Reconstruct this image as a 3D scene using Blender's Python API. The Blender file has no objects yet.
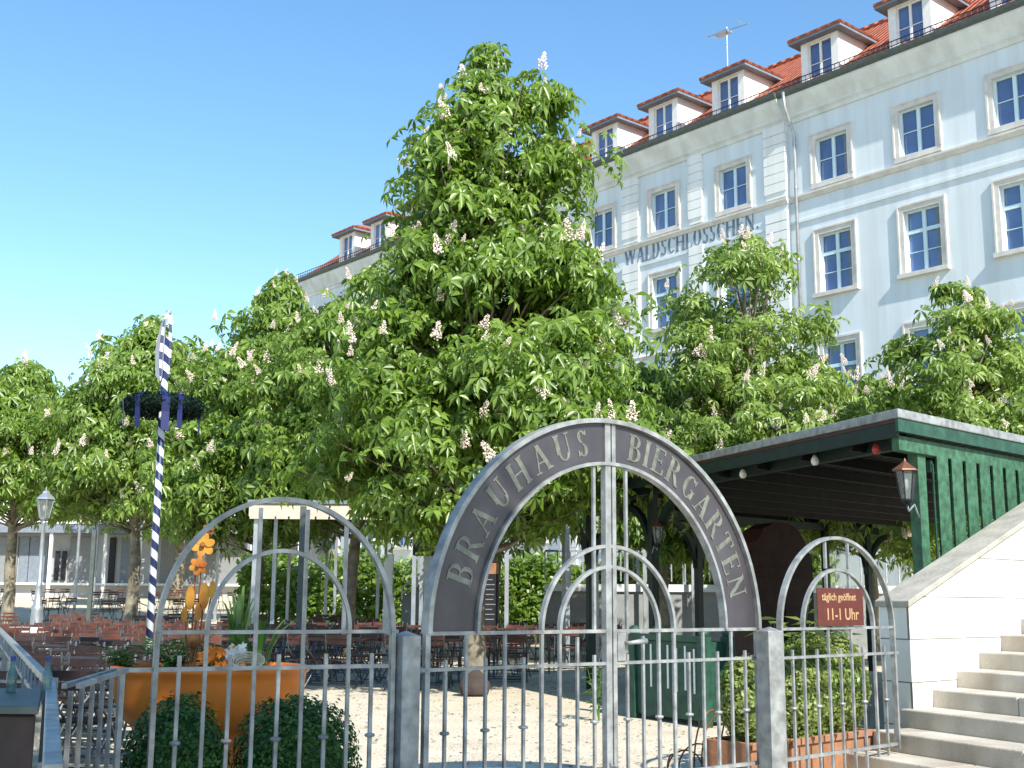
import bpy, bmesh, math, random
import numpy as np
from mathutils import Vector, Matrix
random.seed(7); rng = np.random.default_rng(11)
S = bpy.context.scene; COL = S.collection
R = math.radians
V = Vector
# ------------------------------------------------------------------ camera
F = 1200.0; PITCH = math.atan(216 / F); ROLL = .007; EYE = V((0, 0, 1.4))
RM = Matrix.Rotation(math.pi / 2 + PITCH, 3, 'X') @ Matrix.Rotation(ROLL, 3, 'Z')
cd = bpy.data.cameras.new('camera'); cam = bpy.data.objects.new('camera', cd); COL.objects.link(cam)
cam.location = EYE; cam.rotation_euler = RM.to_euler(); cd.sensor_width = 36; cd.lens = F / 1024 * 36
cd.clip_start = .05; cd.clip_end = 3000; S.camera = cam
def at(px, py, Y):
    r = RM @ V(((px - 512) / F, -(py - 384) / F, -1)); return EYE + r * (Y / r.y)
def gz(x, y):
    """ground height: flat court, rising gently to a terrace"""
    t = min(max(y - 30, 0), 27); return .0019 * t * t
# ------------------------------------------------------------------ materials
def mat(name, col, rough=.7, metal=0, var=.12, scale=6, bump=0, bscale=40, spec=.4, col2=None, coat=0):
    m = bpy.data.materials.new(name); m.use_nodes = True; nt = m.node_tree; N = nt.nodes; L = nt.links
    b = N['Principled BSDF']; b.inputs['Roughness'].default_value = rough; b.inputs['Metallic'].default_value = metal
    b.inputs['Specular IOR Level'].default_value = spec
    if coat: b.inputs['Coat Weight'].default_value = coat
    tc = N.new('ShaderNodeTexCoord'); no = N.new('ShaderNodeTexNoise'); no.inputs['Scale'].default_value = scale
    no.inputs['Detail'].default_value = 6; L.new(tc.outputs['Object'], no.inputs['Vector'])
    cr = N.new('ShaderNodeValToRGB'); c = col
    d = col2 or tuple(x * (1 - var * 2) for x in c)
    cr.color_ramp.elements[0].position = .3; cr.color_ramp.elements[1].position = .7
    cr.color_ramp.elements[0].color = (*d, 1); cr.color_ramp.elements[1].color = (*[min(1, x * (1 + (0 if col2 else var))) for x in c], 1)
    L.new(no.outputs['Fac'], cr.inputs['Fac']); L.new(cr.outputs['Color'], b.inputs['Base Color'])
    if bump:
        n2 = N.new('ShaderNodeTexNoise'); n2.inputs['Scale'].default_value = bscale; n2.inputs['Detail'].default_value = 5
        L.new(tc.outputs['Object'], n2.inputs['Vector']); bp = N.new('ShaderNodeBump'); bp.inputs['Strength'].default_value = bump
        bp.inputs['Distance'].default_value = .02; L.new(n2.outputs['Fac'], bp.inputs['Height']); L.new(bp.outputs['Normal'], b.inputs['Normal'])
    return m
def leafmat(name, c1, c2, trans=.35, rough=.38, spec=.75):
    m = bpy.data.materials.new(name); m.use_nodes = True; nt = m.node_tree; N = nt.nodes; L = nt.links
    b = N['Principled BSDF']; b.inputs['Roughness'].default_value = rough; b.inputs['Specular IOR Level'].default_value = spec
    g = N.new('ShaderNodeNewGeometry'); cr = N.new('ShaderNodeValToRGB')
    cr.color_ramp.elements[0].color = (*c1, 1); cr.color_ramp.elements[1].color = (*c2, 1)
    L.new(g.outputs['Random Per Island'], cr.inputs['Fac']); L.new(cr.outputs['Color'], b.inputs['Base Color'])
    t = N.new('ShaderNodeBsdfTranslucent'); mx = N.new('ShaderNodeMixShader'); mx.inputs['Fac'].default_value = trans
    hs = N.new('ShaderNodeHueSaturation'); hs.inputs['Value'].default_value = 1.8; hs.inputs['Hue'].default_value = .485
    L.new(cr.outputs['Color'], hs.inputs['Color']); L.new(hs.outputs['Color'], t.inputs['Color'])
    L.new(b.outputs['BSDF'], mx.inputs[1]); L.new(t.outputs['BSDF'], mx.inputs[2])
    L.new(mx.outputs['Shader'], N['Material Output'].inputs['Surface']); return m
M = dict(
    sand=mat('sand', (.66, .59, .46), .95, col2=(.55, .48, .365), scale=1.6, bump=.9, bscale=38, spec=.1),
    stucco=mat('pale_blue_render', (.71, .78, .82), .9, col2=(.655, .725, .765), scale=.45, bump=.15, bscale=30, spec=.1),
    white_trim=mat('white_trim', (.80, .82, .81), .85, var=.03, scale=1, bump=.1, spec=.1),
    sandstone=mat('sandstone', (.65, .625, .58), .85, var=.08, scale=3, bump=.2, spec=.15),
    cornice=mat('cornice_plaster', (.70, .74, .74), .85, var=.05, scale=1, spec=.1),
    winframe=mat('window_paint', (.62, .78, .82), .5, var=.02),
    gutter=mat('gutter_lead', (.10, .12, .11), .6, .3, var=.1),
    zinc=mat('zinc', (.42, .45, .48), .45, .7, var=.1, scale=4),
    dark=mat('dark_metal', (.02, .02, .025), .5, .3, var=.1),
    ink=mat('lettering_paint', (.17, .22, .28), .8, var=.12, scale=3),
    galv=mat('galvanised_steel', (.33, .345, .345), .48, .25, var=.22, scale=11, bump=.08, bscale=60, spec=.5),
    galv_shaded=mat('shaded_steel', (.17, .21, .25), .5, .35, var=.15, scale=8, bump=.05),  # darker copy of the steel, with the railing's shade put into the colour
    band=mat('sign_band_paint', (.062, .056, .066), .36, 0, var=.12, scale=5, spec=.5),
    gold=mat('faded_gold_letters', (.34, .32, .21), .5, 0, var=.1, scale=20, spec=.5),
    pale_letters=mat('verdigris_letters', (.15, .16, .13), .45, 0, var=.22, scale=20, spec=.5),
    redsign=mat('sign_red_brown', (.105, .026, .020), .4, var=.08, scale=10),
    signtext=mat('sign_text', (.42, .27, .14), .6, var=.05),
    green=mat('green_stained_wood', (.020, .075, .048), .55, var=.2, scale=9, bump=.25, bscale=25),
    green2=mat('green_weathered_wood', (.045, .13, .072), .65, var=.25, scale=12, bump=.4, bscale=30),
    green_shaded=mat('shaded_green_beams', (.007, .022, .018), .6, var=.2, scale=8),  # green darkened: shade of the unlit side and underside is in the colour
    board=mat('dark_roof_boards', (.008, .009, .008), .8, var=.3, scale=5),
    brown=mat('brown_wood', (.042, .014, .010), .5, var=.2, scale=6, bump=.2),
    step=mat('stair_stone', (.60, .56, .48), .9, col2=(.43, .38, .31), scale=2.6, bump=.35, bscale=35, spec=.1),
    coping=mat('coping_stone', (.46, .43, .36), .9, col2=(.30, .285, .245), scale=5, bump=.4, bscale=30, spec=.1),
    terracotta=mat('terracotta', (.33, .155, .08), .8, var=.15, scale=8, bump=.2),
    orange=mat('orange_glaze', (.74, .20, .02), .45, var=.08, scale=3, bump=.08, spec=.4),
    bark=mat('bark', (.30, .27, .21), .95, col2=(.12, .10, .075), scale=5, bump=.9, bscale=14, spec=.1),
    slat=mat('red_brown_slats', (.16, .048, .028), .5, col2=(.055, .024, .018), scale=2.5),
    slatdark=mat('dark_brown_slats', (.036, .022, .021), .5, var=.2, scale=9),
    chairmetal=mat('chair_steel', (.15, .165, .17), .4, .6, var=.1),
    cream=mat('cream_canvas', (.52, .47, .38), .9, var=.05, spec=.1),
    greyblue=mat('grey_blue_panel', (.19, .22, .26), .7, var=.08),
    white=mat('white_paint', (.78, .78, .76), .7, var=.04),
    kiosk_shaded=mat('kiosk_shaded_render', (.40, .41, .42), .8, var=.06, scale=1),  # white kiosk wall, its shade put into an even grey
    shutter=mat('grey_shutter', (.22, .23, .235), .6, var=.05),
    blue=mat('blue_paint', (.02, .05, .20), .5, var=.08), ribbon=mat('blue_ribbon', (.006, .012, .085), .5, var=.1),
    soil=mat('soil', (.06, .04, .028), 1, var=.3, scale=30, bump=.8),
    bulb=mat('bulb_white', (.75, .74, .68), .25), bulbred=mat('bulb_red', (.40, .05, .045), .25),
    copper=mat('lantern_copper', (.17, .075, .045), .5, .3, var=.2),
    rust=mat('rust', (.30, .12, .04), .9, var=.3, scale=15), yellow=mat('yellow_petal_paint', (.46, .27, .03), .6, col2=(.42, .10, .015), scale=9),
    petal=mat('orange_flowers', (.75, .22, .02), .7, var=.2, scale=40), blossom=mat('chestnut_blossom', (.84, .77, .68), .8, col2=(.74, .56, .49), scale=14),
    wicker=mat('straw', (.60, .50, .35), .9, var=.2, scale=30),
    boulder=mat('brown_boulder', (.065, .048, .042), .9, var=.2, scale=5, bump=.6),
    concrete=mat('grey_concrete', (.24, .25, .25), .9, var=.1, scale=3, bump=.2),
    leaf=leafmat('chestnut_leaves', (.085, .16, .018), (.21, .33, .05), .45),
    leaf_far=leafmat('chestnut_leaves_far', (.10, .18, .022), (.23, .35, .06), .45),
    leaf_light=leafmat('young_chestnut_leaves', (.12, .20, .03), (.26, .37, .08), .45),
    box=leafmat('dark_box_leaves', (.02, .07, .014), (.08, .18, .035), .2, .6, .35),
    fir=leafmat('dark_fir', (.004, .011, .008), (.010, .025, .017), .02, .9, .1),
    hedge=leafmat('light_hedge_leaves', (.12, .19, .03), (.30, .36, .10), .35, .5),
    herb=leafmat('herb_leaves', (.06, .14, .02), (.12, .24, .04), .3, .5),
)
def wave_tiles():
    m = mat('red_roof_tiles', (.44, .12, .06), .8, var=.2, scale=4); N = m.node_tree.nodes; L = m.node_tree.links
    tc = N.new('ShaderNodeTexCoord'); w = N.new('ShaderNodeTexWave'); w.bands_direction = 'X'; w.inputs['Scale'].default_value = 1.1
    w2 = N.new('ShaderNodeTexWave'); w2.bands_direction = 'Z'; w2.wave_profile = 'SAW'; w2.inputs['Scale'].default_value = 1.4
    a = N.new('ShaderNodeMath'); a.operation = 'ADD'; b = N.new('ShaderNodeBump'); b.inputs['Distance'].default_value = .12; b.inputs['Strength'].default_value = 1
    L.new(tc.outputs['Object'], w.inputs['Vector']); L.new(tc.outputs['Object'], w2.inputs['Vector'])
    L.new(w.outputs['Fac'], a.inputs[0]); L.new(w2.outputs['Fac'], a.inputs[1]); L.new(a.outputs[0], b.inputs['Height'])
    L.new(b.outputs['Normal'], N['Principled BSDF'].inputs['Normal']); return m
M['tiles'] = wave_tiles()
def clad():
    m = mat('white_cladding', (.78, .77, .73), .8, var=.04, scale=2, bump=.1); N = m.node_tree.nodes; L = m.node_tree.links
    tc = N.new('ShaderNodeTexCoord'); sp = N.new('ShaderNodeSeparateXYZ'); cb = N.new('ShaderNodeCombineXYZ'); br = N.new('ShaderNodeTexBrick')
    L.new(tc.outputs['Object'], sp.inputs[0]); L.new(sp.outputs['X'], cb.inputs['X']); L.new(sp.outputs['Z'], cb.inputs['Y']); L.new(cb.outputs[0], br.inputs['Vector'])
    br.inputs['Scale'].default_value = 1; br.inputs['Brick Width'].default_value = .95; br.inputs['Row Height'].default_value = .363; br.inputs['Mortar Size'].default_value = .006
    br.inputs['Mortar Smooth'].default_value = 0; br.inputs['Mortar'].default_value = (.22, .20, .18, 1)
    br.inputs['Color1'].default_value = (.79, .78, .74, 1); br.inputs['Color2'].default_value = (.74, .73, .69, 1)
    L.new(br.outputs['Color'], N['Principled BSDF'].inputs['Base Color']); return m
M['clad'] = clad()
def stripes():
    m = bpy.data.materials.new('spiral_stripes'); m.use_nodes = True; N = m.node_tree.nodes; L = m.node_tree.links; b = N['Principled BSDF']
    tc = N.new('ShaderNodeTexCoord'); sp = N.new('ShaderNodeSeparateXYZ'); L.new(tc.outputs['Object'], sp.inputs[0])
    at2 = N.new('ShaderNodeMath'); at2.operation = 'ARCTAN2'; L.new(sp.outputs['Y'], at2.inputs[0]); L.new(sp.outputs['X'], at2.inputs[1])
    d = N.new('ShaderNodeMath'); d.operation = 'DIVIDE'; d.inputs[1].default_value = 2 * math.pi; L.new(at2.outputs[0], d.inputs[0])
    z = N.new('ShaderNodeMath'); z.operation = 'MULTIPLY'; z.inputs[1].default_value = 5.0; L.new(sp.outputs['Z'], z.inputs[0])
    a = N.new('ShaderNodeMath'); a.operation = 'ADD'; L.new(d.outputs[0], a.inputs[0]); L.new(z.outputs[0], a.inputs[1])
    fr = N.new('ShaderNodeMath'); fr.operation = 'FRACT'; L.new(a.outputs[0], fr.inputs[0])
    g = N.new('ShaderNodeMath'); g.operation = 'GREATER_THAN'; g.inputs[1].default_value = .5; L.new(fr.outputs[0], g.inputs[0])
    mx = N.new('ShaderNodeMix'); mx.data_type = 'RGBA'; mx.inputs[6].default_value = (.55, .58, .60, 1); mx.inputs[7].default_value = (.008, .018, .075, 1)
    L.new(g.outputs[0], mx.inputs[0]); L.new(mx.outputs[2], b.inputs['Base Color']); b.inputs['Roughness'].default_value = .5; return m
M['stripes'] = stripes()
def glass(name, col, rough=.08, metal=0, alpha=None, spec=.8):
    m = bpy.data.materials.new(name); m.use_nodes = True; b = m.node_tree.nodes['Principled BSDF']
    b.inputs['Base Color'].default_value = (*col, 1); b.inputs['Roughness'].default_value = rough; b.inputs['Specular IOR Level'].default_value = spec
    if alpha: b.inputs['Alpha'].default_value = alpha
    return m
M['pane'] = glass('window_glass', (.05, .09, .22), .06, spec=1)
def vary_pane():
    N = M['pane'].node_tree.nodes; L = M['pane'].node_tree.links; b = N['Principled BSDF']; oi = N.new('ShaderNodeObjectInfo'); tc = N.new('ShaderNodeTexCoord')
    cr = N.new('ShaderNodeValToRGB'); cr.color_ramp.elements[0].color = (.05, .085, .20, 1); cr.color_ramp.elements[1].color = (.11, .19, .40, 1)
    no = N.new('ShaderNodeTexNoise'); no.inputs['Scale'].default_value = 1.3; L.new(tc.outputs['Object'], no.inputs['Vector']); a = N.new('ShaderNodeMath'); a.operation = 'MULTIPLY_ADD'; a.inputs[1].default_value = .6
    L.new(oi.outputs['Random'], a.inputs[0]); L.new(no.outputs['Fac'], a.inputs[2]); s_ = N.new('ShaderNodeMath'); s_.operation = 'SUBTRACT'; s_.inputs[1].default_value = .3; L.new(a.outputs[0], s_.inputs[0])
    L.new(s_.outputs[0], cr.inputs['Fac']); L.new(cr.outputs['Color'], b.inputs['Base Color'])
    bp = N.new('ShaderNodeBump'); bp.inputs['Strength'].default_value = .25; bp.inputs['Distance'].default_value = .05; L.new(no.outputs['Fac'], bp.inputs['Height']); L.new(bp.outputs['Normal'], b.inputs['Normal'])
vary_pane()
M['lampglass'] = glass('lantern_glass', (.20, .23, .22), .1, alpha=.5)
M['railglass'] = glass('blue_green_glass', (.06, .16, .16), .1, alpha=.55)
# ------------------------------------------------------------------ mesh builder
ORI = {}
class MB:
    def __init__(s): s.v = []; s.f = []
    def pts(s, vs, fs):
        o = len(s.v); s.v += [tuple(v) for v in vs]; s.f += [tuple(i + o for i in f) for f in fs]; return s
    def par(s, o, a, b, c):
        o, a, b, c = V(o), V(a), V(b), V(c)
        if a.cross(b).dot(c) < 0: a, b = b, a
        vs = [o, o + a, o + a + b, o + b, o + c, o + a + c, o + a + b + c, o + b + c]
        return s.pts(vs, [(3, 2, 1, 0), (4, 5, 6, 7), (0, 1, 5, 4), (1, 2, 6, 5), (2, 3, 7, 6), (3, 0, 4, 7)])
    def box(s, c, d, ax=None):
        """centre c, full size d, optional horizontal axis ax"""
        x = V(ax).normalized() if ax else V((1, 0, 0)); z = V((0, 0, 1)); y = z.cross(x).normalized(); z = x.cross(y)
        c = V(c); return s.par(c - x * d[0] / 2 - y * d[1] / 2 - z * d[2] / 2, x * d[0], y * d[1], z * d[2])
    def bar(s, p, q, w, h=None, up=(0, 0, 1)):
        """rectangular bar from p to q, w across, h along up"""
        p, q = V(p), V(q); h = h or w; x = q - p; up = V(up)
        if abs(x.normalized().dot(up)) > .98: up = V((0, 1, 0))
        y = up.cross(x).normalized(); z = x.cross(y).normalized()
        return s.par(p - y * w / 2 - z * h / 2, x, y * w, z * h)
    def tube(s, P, r, n=8, closed=False):
        P = [V(p) for p in P]; k = len(P); rs = r if isinstance(r, (list, tuple)) else [r] * k; rings = []; prev = None
        for i, p in enumerate(P):
            a = P[(i - 1) % k] if (i or closed) else p; b = P[(i + 1) % k] if (i < k - 1 or closed) else p
            t = (b - a).normalized()
            u = prev if prev else (V((0, 0, 1)) if abs(t.z) < .9 else V((1, 0, 0)))
            u = (u - t * u.dot(t)).normalized(); prev = u; w = t.cross(u)
            rings.append([p + (u * math.cos(2 * math.pi * j / n) + w * math.sin(2 * math.pi * j / n)) * rs[i] for j in range(n)])
        vs = [q for g in rings for q in g]; fs = []
        for i in range(k if closed else k - 1):
            for j in range(n):
                a = i * n + j; b = i * n + (j + 1) % n; c = ((i + 1) % k) * n + (j + 1) % n; d = ((i + 1) % k) * n + j; fs.append((a, b, c, d))
        if not closed: fs.append(tuple(range(n))[::-1]); fs.append(tuple((k - 1) * n + j for j in range(n)))
        return s.pts(vs, fs)
    def lathe(s, prof, c=(0, 0, 0), n=24, sq=1):
        c = V(c); vs = [c + V((r * math.cos(2 * math.pi * j / n), r * sq * math.sin(2 * math.pi * j / n), z)) for r, z in prof for j in range(n)]
        fs = [(i * n + j, i * n + (j + 1) % n, (i + 1) * n + (j + 1) % n, (i + 1) * n + j) for i in range(len(prof) - 1) for j in range(n)]
        fs += [tuple(range(n))[::-1], tuple((len(prof) - 1) * n + j for j in range(n))]; return s.pts(vs, fs)
    def prism(s, poly, e):
        """3d planar polygon extruded by vector e"""
        poly = [V(p) for p in poly]; e = V(e); n = len(poly); vs = poly + [p + e for p in poly]
        return s.pts(vs, [tuple(range(n))[::-1], tuple(range(n, 2 * n))] + [(i, (i + 1) % n, n + (i + 1) % n, n + i) for i in range(n)])
    def strip(s, A, B, e):
        """ribbon between two polylines, extruded by e"""
        A = [V(p) for p in A]; B = [V(p) for p in B]; e = V(e)
        for i in range(len(A) - 1):
            o = len(s.v); q = [A[i], A[i + 1], B[i + 1], B[i]]; s.v += [tuple(p) for p in q] + [tuple(p + e) for p in q]
            fs = [(3, 2, 1, 0), (4, 5, 6, 7), (0, 1, 5, 4), (2, 3, 7, 6)]
            if i == 0: fs.append((3, 0, 4, 7))
            if i == len(A) - 2: fs.append((1, 2, 6, 5))
            s.f += [tuple(k + o for k in f) for f in fs]
        return s
    def ball(s, c, r, n=8, m=6, sz=1):
        pr = [(max(1e-3, r * math.sin(math.pi * i / m)), -r * sz * math.cos(math.pi * i / m)) for i in range(m + 1)]; return s.lathe(pr, c, n)
    def build(s, name, m, parent=None, smooth=False, bevel=0, loc=None):
        me = bpy.data.meshes.new(name); o = bpy.data.objects.new(name, me)
        off = V(ORI.get(parent.name, (0, 0, 0))) if parent else (V(loc) if loc else V((0, 0, 0)))
        me.from_pydata([tuple(V(v) - off) for v in s.v], [], s.f)
        bm = bmesh.new(); bm.from_mesh(me); bmesh.ops.recalc_face_normals(bm, faces=bm.faces); bm.to_mesh(me); bm.free()
        me.materials.append(M[m] if isinstance(m, str) else m); COL.objects.link(o)
        if parent: o.parent = parent
        else: o.location = off
        ORI[o.name] = tuple(off)
        if smooth: me.polygons.foreach_set('use_smooth', [True] * len(me.polygons))
        if bevel:
            b = o.modifiers.new('bevel', 'BEVEL'); b.width = bevel; b.segments = 2; b.limit_method = 'ANGLE'; b.harden_normals = False
        return o
def tag(o, label=None, cat=None, group=None, kind=None):
    if label: o['label'] = label
    if cat: o['category'] = cat
    if group: o['group'] = group
    if kind: o['kind'] = kind
    return o
def thing(name, loc, label, cat, group=None):
    o = bpy.data.objects.new(name, None); COL.objects.link(o); o.location = loc; o.empty_display_size = .2; ORI[o.name] = tuple(loc)
    return tag(o, label, cat, group)
def copy_tree(o, parent=None):
    c = o.copy(); COL.objects.link(c)
    if parent: c.parent = parent
    for ch in list(o.children): copy_tree(ch, c)
    return c
def h2(th): return V((math.sin(R(th)), math.cos(R(th)), 0))
Z = V((0, 0, 1))
# ------------------------------------------------------------------ lettering: hand-made serif glyphs, width/height in a unit box
def arc(cx, cy, rx, ry, a0, a1, tk, n=14): return ('a', cx, cy, rx, ry, a0, a1, tk, n)
K, T = .17, .055   # thick and thin stroke
def ser(x, y, w=.26): return ('l', x - w / 2, y, x + w / 2, y, T)
GL = {
 'B': (.62, [('l', .15, .03, .15, .97, K), ser(.13, .03), ser(.13, .97), ('l', .15, .97, .34, .97, T), ('l', .15, .53, .36, .53, T), ('l', .15, .03, .36, .03, T), arc(.33, .75, .19, .22, -90, 90, .13), arc(.35, .28, .22, .25, -90, 90, .14)]),
 'R': (.70, [('l', .15, .03, .15, .97, K), ser(.13, .03), ser(.13, .97), ('l', .15, .97, .34, .97, T), ('l', .15, .50, .36, .50, T), arc(.33, .735, .20, .235, -90, 90, .13), ('l', .34, .50, .60, .04, .15), ser(.63, .03, .18)]),
 'A': (.76, [('l', .36, .97, .12, .03, T), ('l', .36, .97, .62, .03, K), ('l', .2, .34, .52, .34, T), ser(.1, .03, .24), ser(.63, .03, .28)]),
 'U': (.74, [('l', .15, .3, .15, .97, K), ('l', .60, .3, .60, .97, T), arc(.375, .3, .225, .27, 180, 360, .10), ser(.14, .97), ser(.60, .97, .22)]),
 'H': (.80, [('l', .15, .03, .15, .97, K), ('l', .64, .03, .64, .97, K), ('l', .15, .51, .64, .51, T), ser(.15, .03), ser(.64, .03), ser(.15, .97), ser(.64, .97)]),
 'S': (.54, [arc(.27, .74, .17, .23, 20, 270, .12), arc(.27, .265, .19, .24, -160, 90, .13), ('l', .44, .78, .44, .95, T), ('l', .08, .05, .08, .26, T)]),
 'I': (.34, [('l', .16, .03, .16, .97, K), ser(.16, .03), ser(.16, .97)]),
 'E': (.62, [('l', .15, .03, .15, .97, K), ser(.13, .03), ser(.13, .97), ('l', .15, .97, .52, .97, T), ('l', .15, .51, .42, .51, T), ('l', .15, .03, .55, .03, T), ('l', .53, .98, .53, .80, T), ('l', .56, .02, .56, .24, T), ('l', .42, .42, .42, .60, T)]),
 'G': (.74, [arc(.39, .5, .29, .47, 45, 325, .15), ('l', .62, .08, .62, .44, .12), ser(.60, .44, .24), ('l', .61, .72, .61, .94, T)]),
 'C': (.70, [arc(.39, .5, .29, .47, 45, 315, .15), ('l', .61, .72, .61, .94, T)]),
 'T': (.66, [('l', .32, .03, .32, .97, K), ser(.32, .03, .3), ('l', .04, .97, .60, .97, T), ('l', .05, .98, .05, .76, T), ('l', .59, .98, .59, .76, T)]),
 'N': (.80, [('l', .14, .03, .14, .97, T), ('l', .14, .95, .64, .05, K), ('l', .64, .03, .64, .97, T), ser(.14, .03, .22), ser(.1, .97, .2), ser(.64, .97, .22)]),
 'W': (1.08, [('l', .12, .97, .34, .03, K), ('l', .34, .03, .54, .97, T), ('l', .54, .97, .76, .03, K), ('l', .76, .03, .96, .97, T), ser(.12, .97), ser(.52, .97), ser(.96, .97, .2)]),
 'L': (.60, [('l', .15, .03, .15, .97, K), ser(.14, .03), ser(.15, .97), ('l', .15, .03, .52, .03, T), ('l', .53, .02, .53, .26, T)]),
 'D': (.74, [('l', .15, .03, .15, .97, K), ser(.13, .03), ser(.13, .97), ('l', .15, .97, .34, .97, T), ('l', .15, .03, .34, .03, T), arc(.33, .5, .30, .47, -90, 90, .15)]),
 'O': (.76, [arc(.37, .5, .29, .47, 0, 360, .15, 26)]),
 'M': (.94, [('l', .14, .03, .14, .97, T), ('l', .14, .95, .45, .06, K), ('l', .45, .06, .76, .95, T), ('l', .76, .03, .76, .97, K), ser(.14, .03, .22), ser(.1, .97, .2), ser(.76, .03), ser(.78, .97, .22)]),
 '.': (.26, [('l', .10, .08, .22, .08, .15)]),
}
GL['Ö'] = (.76, GL['O'][1] + [('l', .2, 1.16, .3, 1.16, .12), ('l', .44, 1.16, .54, 1.16, .12)])
def glyph(mb, ch, org, ux, uz, un, h, wsc=1.0, depth=.006):
    """org lower-left, ux/uz unit directions, un outward; returns advance"""
    w, st = GL[ch]; org = V(org); k = 0
    def P(x, y): return org + ux * (x * h * wsc) + uz * (y * h)
    for q in st:
        d = depth + k * .0006; k += 1
        if q[0] == 'l':
            _, x0, y0, x1, y1, t = q; dx, dy = x1 - x0, y1 - y0; ln = math.hypot(dx, dy)
            if abs(dy) > 1e-6 and abs(dx) > 1e-6: nx, ny = t / 2, 0          # sloped strokes cut level
            else: nx, ny = -dy / ln * t / 2, dx / ln * t / 2
            mb.prism([P(x0 - nx, y0 - ny), P(x1 - nx, y1 - ny), P(x1 + nx, y1 + ny), P(x0 + nx, y0 + ny)], un * d)
        else:
            _, cx, cy, rx, ry, a0, a1, t, n = q; A = []; B = []
            for i in range(n + 1):
                a = R(a0 + (a1 - a0) * i / n); c, s_ = math.cos(a), math.sin(a)
                A.append(P(cx + (rx + T * .3) * c, cy + (ry) * s_)); B.append(P(cx + (rx - t) * c, cy + (ry - T) * s_))
            mb.strip(A, B, un * d)
    return w * h * wsc
# ================================================================== SETTING
def ground():
    xs = [-600, -300, -150, -80, -50] + list(np.arange(-40, 41, 2.)) + [50, 80, 150, 300, 600]
    ys = [-60, -20, 0] + list(np.arange(4, 70, 1.5)) + [90, 150, 400, 900]
    mb = MB(); n = len(xs)
    mb.v = [(x, y, gz(x, y)) for y in ys for x in xs]
    mb.f = [(j * n + i, j * n + i + 1, (j + 1) * n + i + 1, (j + 1) * n + i) for j in range(len(ys) - 1) for i in range(n - 1)]
    return tag(mb.build('ground', 'sand', smooth=True), kind='structure')
ground()
# ================================================================== BUILDING
fd = -h2(40) ; fd = V((-math.sin(R(40)), math.cos(R(40)), 0)); fn = V((-math.cos(R(40)), -math.sin(R(40)), 0))
P0 = at(835, 262, 39); P0.z = 0
def W(s, o, z): return P0 + fd * s + fn * o + Z * z
hotel = thing('hotel_building', W(11, -5, 0), 'long pale blue four storey building with red tiled roof, dormers and lettering on its front', 'building')
SE = [-13.0, 35.4]; ZE = 19.0; RIS = (1.72, 13.5); PRO = .12
rooms = []  # windows: centre s, z0, z1, half width
rows = [(15.62, 17.18, .63), (11.72, 13.75, .54), (7.75, 9.9, .54), (3.9, 6.0, .54)]
scols = [-.05 - 3.24 * k for k in range(4)] + [4.15, 7.6, 11.05] + [15.3 + 3.24 * k for k in range(6)]
def inris(s): return RIS[0] < s < RIS[1]
# wall with real openings, laid out as a grid
def facade():
    mb = MB(); D = -.35
    for (a, b, o) in [(SE[0], RIS[0], 0), (RIS[0], RIS[1], PRO), (RIS[1], SE[1], 0)]:
        cols = [c for c in scols if a < c < b]
        ss = sorted([a, b] + [c - w for c in cols for w in (.64, -.64)])
        zs = sorted([-.5, ZE] + [z for r in rows for z in r[:2]])
        for i in range(len(ss) - 1):
            isw = any(abs((ss[i] + ss[i + 1]) / 2 - c) < .3 for c in cols)
            if not isw: mb.par(W(ss[i], D, -.5), fd * (ss[i + 1] - ss[i]), fn * (o - D), Z * (ZE + .5)); continue
            for j in range(len(zs) - 1):
                zm = (zs[j] + zs[j + 1]) / 2
                if any(r[0] < zm < r[1] for r in rows): continue
                mb.par(W(ss[i], D, zs[j]), fd * (ss[i + 1] - ss[i]), fn * (o - D), Z * (zs[j + 1] - zs[j]))
    # back and sides
    mb.par(W(SE[0], D - .01, -.5), fd * .4, fn * -10.2, Z * (ZE + .5)); mb.par(W(SE[1] - .4, D - .01, -.5), fd * .4, fn * -10.2, Z * (ZE + .5))
    mb.par(W(SE[0] + .4, -10.5, -.5), fd * (SE[1] - SE[0] - .8), fn * .3, Z * (ZE + .5))
    return mb.build('wall', 'stucco', hotel)
facade()
# roof: two slopes
rd, rh = 5.5, 4.4
def roof():
    # object space aligned with the facade so the tile bump runs straight
    o0 = W(0, 0, ZE); mb = MB()
    a, b = SE[0] - .3, SE[1] + .3; t = .18
    for (y0, z0, y1, z1) in [(.45, -.36 + .2, -rd, rh), (-11.4, -.2, -rd, rh)]:
        mb.prism([(a, y0, z0), (a, y1, z1), (a, y1, z1 + t), (a, y0, z0 + t)], (b - a, 0, 0))
    mb.prism([(a + .3, .1, -.02), (a + .3, -rd, rh - .08), (a + .3, -11, -.02)], (.25, 0, 0)); mb.prism([(b - .55, .1, -.02), (b - .55, -rd, rh - .08), (b - .55, -11, -.02)], (.25, 0, 0))
    me_o = mb.build('roof', 'tiles')
    me_o.parent = hotel; me_o.matrix_local = Matrix.Translation(o0 - V(ORI[hotel.name])) @ Matrix((fd, fn, Z)).transposed().to_4x4()
    rt = MB().tube([W(a, -rd, ZE + rh + .18), W(b, -rd, ZE + rh + .18)], .14, 8); return rt.build('roof_ridge', 'tiles', hotel)
roof()
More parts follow.
